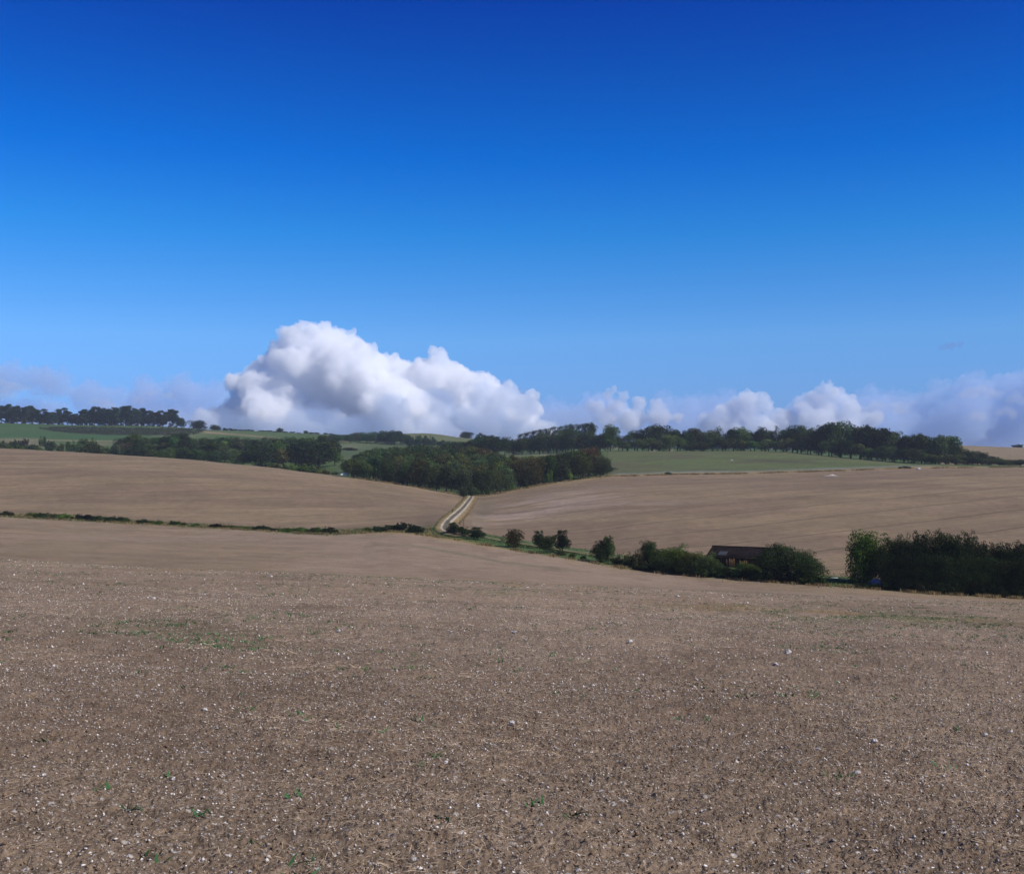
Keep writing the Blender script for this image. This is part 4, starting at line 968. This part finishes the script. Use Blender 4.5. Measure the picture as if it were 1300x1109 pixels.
# blue cover
M_blue = simple_mat('blue_tarpaulin', (.007, .014, .07), .8, .25, 3., .05)
d_ = dE(1113, .3); x_ = X_of(1112, d_)
rings = []
for i in range(13):
    t = i / 12; r = math.sin(math.pi * min(max(t, .03), .97)) ** .45
    rings.append([((t - .5) * 3.6, math.cos(a) * 1.0 * r, max(0, math.sin(a)) * 1.25 * r * (1 + .08 * math.sin(t * 17 + a * 3))) for a in np.linspace(-.3, math.pi + .3, 14)])
v, f = loft(rings)
o = link('tarpaulin', mesh_from('tarpaulin', v, f, True, M_blue), None, (x_, d_, h1(x_, d_)), (0, 0, .15))
zt = (HY - 733.5) / F * d_ - h1(x_, d_); o.scale = (.8, .8, max(zt / 1.3, .5))
tag(o, 'blue cover draped over a low heap at the foot of the sunlit tree', 'tarpaulin')
# long pale trough
M_white = simple_mat('galvanised_metal', (.45, .46, .5), .5, .2, 6., .4)
def trough(px, d, L_, h_, label, rz=0.):
    x = X_of(px, d)
    parts = [box((0, -.22, h_ / 2), (L_, .03, h_)), box((0, .22, h_ / 2), (L_, .03, h_)), box((-L_ / 2 + .015, 0, h_ / 2), (.03, .41, h_)), box((L_ / 2 - .015, 0, h_ / 2), (.03, .41, h_)), box((0, 0, .06), (L_ - .06, .41, .03)),
             box((-L_ / 2 + .2, 0, -.05), (.08, .5, .12)), box((L_ / 2 - .2, 0, -.05), (.08, .5, .12))]
    o = link('feed_trough', mesh_from('feed_trough', *cat(parts), False, M_white), None, (x, d, h1(x, d) + .1), (0, 0, rz)); tag(o, label, 'trough')
trough(1055, dE(1055, .62), 2.6, .28, 'long low pale trough lying in the grass left of the sunlit tree')
trough(1166, 622, 2.2, .8, 'small white trough standing on the brown field below the tree row', .2)
# chalk heap
g = np.random.default_rng(5); n = 600
r = np.abs(g.normal(size=n)) * .9; an = g.random(n) * 6.28; hx = X_of(1056, 565); hyy = 565.
X = hx + r * np.cos(an) * 1.5; Y = hyy + r * np.sin(an)
s = .15 + .3 * g.random(n)
sh = np.clip(1 + .35 * g.normal(size=(n, 6, 1)), .5, 1.6); V = OCT[None] * sh * s[:, None, None] * .6
V += np.column_stack([X, Y, H(X, Y) + .25 + np.maximum(0, .75 - r * .5) * g.random(n)])[:, None, :]
me = mesh_from('chalk_heap', V.reshape(-1, 3), (OF[None] + (np.arange(n) * 6)[:, None, None]).reshape(-1, 3), False, M_stone)
add_attr(me, 'hue', np.repeat(.7 + .3 * g.random(n), 6)); add_attr(me, 'lv', np.ones(n * 6))
tag(link('chalk_heap', me), 'low heap of white chalk rubble on the right brown field', 'chalk heap')
# sheep
M_wool = simple_mat('wool', (.62, .58, .50), .95, .2, 6.); M_face = simple_mat('sheep_face', (.07, .06, .055), .8, .2, 6.)
def ell(c, r, n=12, m=9):
    rings = [[(c[0] + r[0] * math.cos(ph), c[1] + r[1] * math.sin(ph) * math.cos(a), c[2] + r[2] * math.sin(ph) * math.sin(a)) for a in np.linspace(0, 2 * math.pi, n, endpoint=False)] for ph in np.linspace(math.pi - .02, .02, m)]
    return loft(rings)
sx_, sd_ = X_of(929, 735), 735.
parts = [ell((0, 0, .62), (.62, .28, .30)), ell((.42, 0, .68), (.3, .22, .24)), ell((-.42, 0, .64), (.28, .25, .27)), ell((-.66, 0, .5), (.06, .06, .18))]
for a, b in ((.42, .14), (.42, -.14), (-.42, .15), (-.42, -.15)): parts.append(tube([(a, b, -.02), (a + .01, b, .2), (a - (.03 if a < 0 else 0), b, .5)], [.035, .04, .09], 7))
parts.append(tube([(.6, 0, .72), (.78, 0, .84)], [.15, .09], 8))
sv, sf = cat(parts)
hv, hf = cat([ell((.9, 0, .86), (.17, .085, .10)), ell((.8, .13, .9), (.03, .08, .03)), ell((.8, -.13, .9), (.03, .08, .03))])
me = mesh_from('sheep', np.concatenate([sv, hv]), np.concatenate([sf, hf + len(sv)]), True, mats=[M_wool, M_face], midx=[0] * len(sf) + [1] * len(hf))
tag(link('sheep', me, None, (sx_, sd_, h1(sx_, sd_)), (0, 0, 2.9), (1.15,) * 3), 'single pale sheep standing in the green meadow', 'sheep')
# gate post beside the track
px_, pd_ = X_of(574.5, 372), 372.
pz = h1(px_, pd_)
v, f = cat([tube([(0, 0, -.2), (0, 0, 1.25), (0, 0, 1.32)], [.14, .13, .06], 8), box((.0, -.16, 1.0), (.5, .05, .14))])
tag(link('wooden_post', mesh_from('wooden_post', v, f, False, M_dark), None, (px_, pd_, pz)), 'short dark wooden post on the left verge of the chalk track', 'post')
# pale van beyond the crest
vd = 585.; vx = X_of(437.5, vd); vz = (HY - 605.6) / F * vd
vz = max(h1(vx, vd), vz - .6)
van = bpy.data.objects.new('parked_van', None); COL.objects.link(van); van.location = (vx, vd, vz); van.rotation_euler = (0, 0, rad(195))
tag(van, 'small parked van with a white front showing over the left field crest', 'van')
prof_ = [(-2.1, .35), (2.1, .35), (2.15, .95), (1.5, 1.05), (.9, 1.75), (-2.0, 1.8), (-2.15, 1.0)]
M_vw = simple_mat('white_paint', (.72, .73, .75), .35, .05, 2., .5); M_vb = simple_mat('blue_grey_paint', (.10, .16, .22), .35, .1, 2., .5); M_glass = simple_mat('dark_glass', (.02, .025, .03), .1, .1, 2., .5); M_tyre = simple_mat('tyre_rubber', (.02, .02, .02), .9, .1, 5.)
def extr(pr, w, yc=0.):
    n = len(pr); V = np.array([(x, yc - w / 2, z) for x, z in pr] + [(x, yc + w / 2, z) for x, z in pr]); return V, n
import bmesh
def ngon_mesh(name, pr, w, mat):
    bm = bmesh.new(); a = [bm.verts.new((x, -w / 2, z)) for x, z in pr]; b = [bm.verts.new((x, w / 2, z)) for x, z in pr]
    bm.faces.new(a); bm.faces.new(b[::-1])
    for i in range(len(pr)): j = (i + 1) % len(pr); bm.faces.new((a[i], b[i], b[j], a[j]))
    bmesh.ops.recalc_face_normals(bm, faces=bm.faces); bmesh.ops.bevel(bm, geom=list(bm.edges), offset=.05, segments=2, affect='EDGES')
    me = bpy.data.meshes.new(name); bm.to_mesh(me); bm.free(); me.materials.append(mat); return me
link('body', ngon_mesh('body', prof_, 1.7, M_vb), van)
link('bonnet', ngon_mesh('bonnet', [(1.0, .5), (2.22, .5), (2.2, 1.0), (1.55, 1.12), (1.15, 1.5)], 1.74, M_vw), van)
link('windscreen', mesh_from('windscreen', [(1.52, -.72, 1.1), (1.52, .72, 1.1), (1.02, .66, 1.72), (1.02, -.66, 1.72)], [(0, 1, 2, 3)], False, M_glass), van)
for a, b in ((1.35, .8), (1.35, -.8), (-1.35, .8), (-1.35, -.8)):
    v, f = tube([(a, b - .1, .33), (a, b + .1, .33)], [.33, .33], 16); v2 = np.concatenate([v, [(a, b - .1, .33), (a, b + .1, .33)]])
    f2 = [(k, (k + 1) % 16, 32, 32) for k in range(16)]
    link('wheel', mesh_from('wheel', v, f, False, M_tyre), van)

# ------------------------------------------------------------------ clouds
import bmesh as _b
_bm = _b.new(); _b.ops.create_icosphere(_bm, subdivisions=2, radius=1.0)
ICV = np.array([v_.co[:] for v_ in _bm.verts]); ICF = np.array([[q.index for q in f_.verts] for f_ in _bm.faces]); _bm.free()
def cloud_mat(name, dens, col=(1, 1, 1), an=.0):
    m, nt, nd, lk = newmat(name)
    vs = N(nt, 'ShaderNodeVolumeScatter'); vs.inputs['Color'].default_value = (*col, 1); vs.inputs['Density'].default_value = dens; vs.inputs['Anisotropy'].default_value = an
    va = N(nt, 'ShaderNodeVolumeAbsorption'); va.inputs['Color'].default_value = (*col, 1); va.inputs['Density'].default_value = dens
    ad = N(nt, 'ShaderNodeAddShader'); lk.new(vs.outputs[0], ad.inputs[0]); lk.new(va.outputs[0], ad.inputs[1])
    o = nt.nodes.new('ShaderNodeOutputMaterial'); lk.new(ad.outputs[0], o.inputs['Volume']); return m
CD = 9000.
t1 = bpy.data.textures.new('puff_a', 'CLOUDS'); t1.noise_scale = 130; t1.noise_depth = 5
t2 = bpy.data.textures.new('puff_b', 'CLOUDS'); t2.noise_scale = 45; t2.noise_depth = 5
t3 = bpy.data.textures.new('puff_c', 'CLOUDS'); t3.noise_scale = 19; t3.noise_depth = 3
def cloud(name, blobs, mat, label, dist=CD, seed=1, sub=(9, 7), vox=8.5, disp=(100, 62), flat=.0, thick=1.0, kind=None, group=None):
    g = np.random.default_rng(seed); S = dist / F; B = []
    for (x, y, r) in blobs:
        c = np.array([(x - CX) * S, g.normal() * r * S * .5 * thick, (HY - y) * S]); R_ = r * S
        B.append((c, R_))
        for _ in range(sub[0]):
            u = g.normal(size=3); u[2] = abs(u[2]) * .9 - .25; u /= np.linalg.norm(u); r1 = R_ * (.3 + .28 * g.random()); c1 = c + u * R_ * .85
            B.append((c1, r1))
            for _ in range(sub[1]):
                w = g.normal(size=3) + u; w /= np.linalg.norm(w); B.append((c1 + w * r1 * .85, r1 * (.3 + .25 * g.random())))
    V = np.concatenate([ICV * np.array([1, thick, 1]) * r + c for c, r in B]); Fq = np.concatenate([ICF + i * len(ICV) for i in range(len(B))])
    me = mesh_from(name, V, Fq, True, mat)
    o = link(name, me, None, (0, dist, 0))
    rm = o.modifiers.new('r', 'REMESH'); rm.mode = 'VOXEL'; rm.voxel_size = vox * dist / CD
    for t_, s_ in ((t1, disp[0]), (t2, disp[1]), (t3, disp[1] * .5)):
        dm_ = o.modifiers.new('d', 'DISPLACE'); dm_.texture = t_; dm_.strength = s_ * dist / CD; dm_.mid_level = .5; dm_.texture_coords = 'LOCAL'
    r2 = o.modifiers.new('r2', 'REMESH'); r2.mode = 'VOXEL'; r2.voxel_size = vox * dist / CD * .85; r2.use_smooth_shade = True
    tag(o, label, 'cloud', group, kind)
    return o
M_cu = cloud_mat('cumulus', .014, (.988, .992, 1)); M_cs = cloud_mat('cumulus_top', .009, (.94, .962, 1)); M_ct = cloud_mat('cloud_tuft', .0042, (.95, .965, 1)); M_bk = cloud_mat('cloud_bank', .0026, (.66, .80, .99)); M_wisp = cloud_mat('cloud_wisp', .005, (.45, .5, .85))  # bluish tint put into the cloud colours for distant air and soft shade
big = [(370,439,19),(362,450,16),(380,434,17),(392,436,20),(412,434,20),(432,434,18),(441,446,18),(452,456,22),(468,466,22),(484,474,22),(505,478,22),(455,446,14),(340,470,18),(618,500,20),(645,512,20),(668,522,18),(362,458,18),(400,470,38),(445,478,34),(485,490,28),(322,490,20),(300,487,12),(345,505,34),(520,484,24),(550,481,25),(578,485,25),(602,502,24),(625,512,22),(500,522,45),(430,530,52),(360,540,44),(565,530,40),(615,535,30),(655,540,24),(310,530,30),(690,548,16),(270,540,20),(460,556,40),(540,556,36),(380,562,36)]
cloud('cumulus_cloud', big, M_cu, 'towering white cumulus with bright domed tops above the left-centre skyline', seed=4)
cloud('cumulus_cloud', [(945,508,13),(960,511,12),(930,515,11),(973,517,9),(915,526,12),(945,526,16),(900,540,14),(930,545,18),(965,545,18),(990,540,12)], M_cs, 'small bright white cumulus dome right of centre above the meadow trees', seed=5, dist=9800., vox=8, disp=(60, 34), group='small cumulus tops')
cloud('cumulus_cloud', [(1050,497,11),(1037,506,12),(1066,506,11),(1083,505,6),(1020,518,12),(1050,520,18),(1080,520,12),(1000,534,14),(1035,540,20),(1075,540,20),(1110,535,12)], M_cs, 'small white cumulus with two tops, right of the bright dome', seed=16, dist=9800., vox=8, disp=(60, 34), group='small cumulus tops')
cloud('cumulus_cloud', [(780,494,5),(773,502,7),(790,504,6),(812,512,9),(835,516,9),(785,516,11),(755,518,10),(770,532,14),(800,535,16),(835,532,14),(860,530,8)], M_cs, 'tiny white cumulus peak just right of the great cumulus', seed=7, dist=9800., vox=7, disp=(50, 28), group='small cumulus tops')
for bl, lb, sd_ in (([(4,487,7),(18,490,6),(32,491,4),(8,498,8)], 'small pale cloud tuft at the left edge above the pines', 21), ([(186,499,5),(198,497,5),(212,501,6),(175,506,6),(120,509,6),(135,512,6)], 'faint white tuft in the low bank just right of the pine row', 22),
        ([(1098,520,7),(1112,515,6),(1130,512,5),(1145,518,7),(1158,512,5)], 'broken white tufts in the bank above the right end of the tree row', 23), ([(1228,498,7),(1245,494,6),(1262,498,7),(1290,505,8),(1275,520,9),(1240,526,8)], 'pale broken tufts high in the bank at the right edge', 24)):
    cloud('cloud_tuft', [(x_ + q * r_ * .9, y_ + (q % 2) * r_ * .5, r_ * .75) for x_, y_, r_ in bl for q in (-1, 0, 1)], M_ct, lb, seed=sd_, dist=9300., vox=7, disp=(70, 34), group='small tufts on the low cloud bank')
bank = [(x, 545 + 6 * math.sin(x / 40), 27 + 6 * math.sin(x / 23)) for x in range(-60, 960, 20)] + [(x, 566, 20) for x in range(-80, 1400, 26)] + \
       [(x, 548 - (x - 960) * .04, 26 + 6 * math.sin(x / 27)) for x in range(960, 1380, 20)]
bank += [(15, 480, 20), (50, 484, 18), (-20, 482, 24), (85, 488, 17), (115, 505, 20), (175, 506, 20), (225, 508, 20), (265, 505, 20), (150, 512, 18), (200, 505, 18), (240, 500, 20), (1230, 500, 22), (1190, 512, 22), (1280, 498, 26), (1310, 490, 28), (1140, 515, 20), (1100, 520, 20), (1020, 522, 18), (900, 525, 18), (840, 522, 18), (770, 520, 18)]
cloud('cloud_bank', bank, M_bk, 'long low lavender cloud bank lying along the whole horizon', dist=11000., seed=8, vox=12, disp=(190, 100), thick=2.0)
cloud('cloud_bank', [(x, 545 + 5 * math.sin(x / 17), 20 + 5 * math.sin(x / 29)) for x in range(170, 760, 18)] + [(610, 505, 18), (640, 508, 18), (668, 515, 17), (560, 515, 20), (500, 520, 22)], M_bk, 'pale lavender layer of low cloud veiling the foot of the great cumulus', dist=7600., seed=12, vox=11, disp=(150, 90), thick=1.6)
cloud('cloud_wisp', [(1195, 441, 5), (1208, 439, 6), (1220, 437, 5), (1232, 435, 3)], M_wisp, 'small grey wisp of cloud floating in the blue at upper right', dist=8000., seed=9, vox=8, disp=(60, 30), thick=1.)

# ------------------------------------------------------------------ air
M_haze, nt, nd, lk = newmat('haze')
pv = N(nt, 'ShaderNodeVolumePrincipled'); pv.inputs['Color'].default_value = (.72, .82, 1, 1); pv.inputs['Density'].default_value = 7e-5
lk.new(pv.outputs[0], nt.nodes.new('ShaderNodeOutputMaterial').inputs['Volume'])
zmin = float(min(Zg.min(), -160)) - 1
hzv, hzf = box((0, 0, (zmin + 90) / 2), (17000, 12500, 90 - zmin))
tag(link('haze', mesh_from('haze', hzv, hzf, False, M_haze)), 'thin blue haze over the far fields', 'haze', kind='stuff')

# ------------------------------------------------------------------ light, sky, camera
SUN_AZ, SUN_EL = 118., 41.      # degrees clockwise from straight ahead, and above the horizon
sd = bpy.data.lights.new('sun', 'SUN'); sd.energy = 4.6; sd.angle = rad(.5); sd.color = (1, .955, .89)
so_ = bpy.data.objects.new('sun', sd); COL.objects.link(so_); so_.rotation_euler = (rad(90 - SUN_EL), 0, rad(180 - SUN_AZ))
w = bpy.data.worlds.new('World'); sc.world = w; w.use_nodes = True; nt = w.node_tree; nt.nodes.clear(); lk = nt.links
sky = N(nt, 'ShaderNodeTexSky', sky_type='NISHITA'); sky.sun_disc = False; sky.sun_elevation = rad(SUN_EL); sky.sun_rotation = rad(SUN_AZ)
sky.altitude = 600; sky.air_density = 1.0; sky.dust_density = .3; sky.ozone_density = 3.0
tcw = N(nt, 'ShaderNodeTexCoord'); sxw = N(nt, 'ShaderNodeSeparateXYZ'); lk.new(tcw.outputs['Generated'], sxw.inputs[0])
# the film's deep polarised blue, stronger the higher one looks
ramp = N(nt, 'ShaderNodeValToRGB'); lk.new(sxw.outputs[2], ramp.inputs[0])
cr = ramp.color_ramp
pts = [(0.0, (.20, .31, .74)), (.04, (.235, .385, .82)), (.11, (.29, .545, .90)), (.20, (.075, .49, .93)), (.266, (.004, .365, .95)), (.387, (.0005, .17, .74)), (.42, (.0005, .14, .70)), (.56, (.12, .28, .56)), (1.0, (.30, .40, .52))]
cr.elements[0].position, cr.elements[0].color = pts[0][0], (*pts[0][1], 1); cr.elements[1].position, cr.elements[1].color = pts[-1][0], (*pts[-1][1], 1)
for p_, c__ in pts[1:-1]:
    e = cr.elements.new(p_); e.color = (*c__, 1)
mulc = mixrgb(nt, 1., sky.outputs[0], ramp.outputs[0], 'MULTIPLY')
bg = N(nt, 'ShaderNodeBackground'); lk.new(mulc, bg.inputs[0]); bg.inputs[1].default_value = .15
lk.new(bg.outputs[0], nt.nodes.new('ShaderNodeOutputWorld').inputs[0])

cd = bpy.data.cameras.new('camera'); cam = bpy.data.objects.new('camera', cd); COL.objects.link(cam)
cam.location = (0, 0, 0); cam.rotation_euler = (rad(90), 0, 0)
cd.sensor_fit = 'HORIZONTAL'; cd.sensor_width = 36; cd.lens = 36 * F / 1300; cd.shift_y = (HY - 554.5) / 1300
cd.clip_start = .1; cd.clip_end = 60000
sc.camera = cam
sc.view_settings.view_transform = 'Standard'; sc.view_settings.look = 'None'; sc.view_settings.exposure = 0.0; sc.view_settings.gamma = 1
c = sc.cycles
c.use_denoising = True; c.denoiser = 'OPENIMAGEDENOISE'; c.denoising_input_passes = 'RGB_ALBEDO_NORMAL'
c.max_bounces = 26; c.volume_bounces = 24; c.diffuse_bounces = 3; c.glossy_bounces = 2; c.transmission_bounces = 4
c.use_adaptive_sampling = True; c.adaptive_threshold = .02
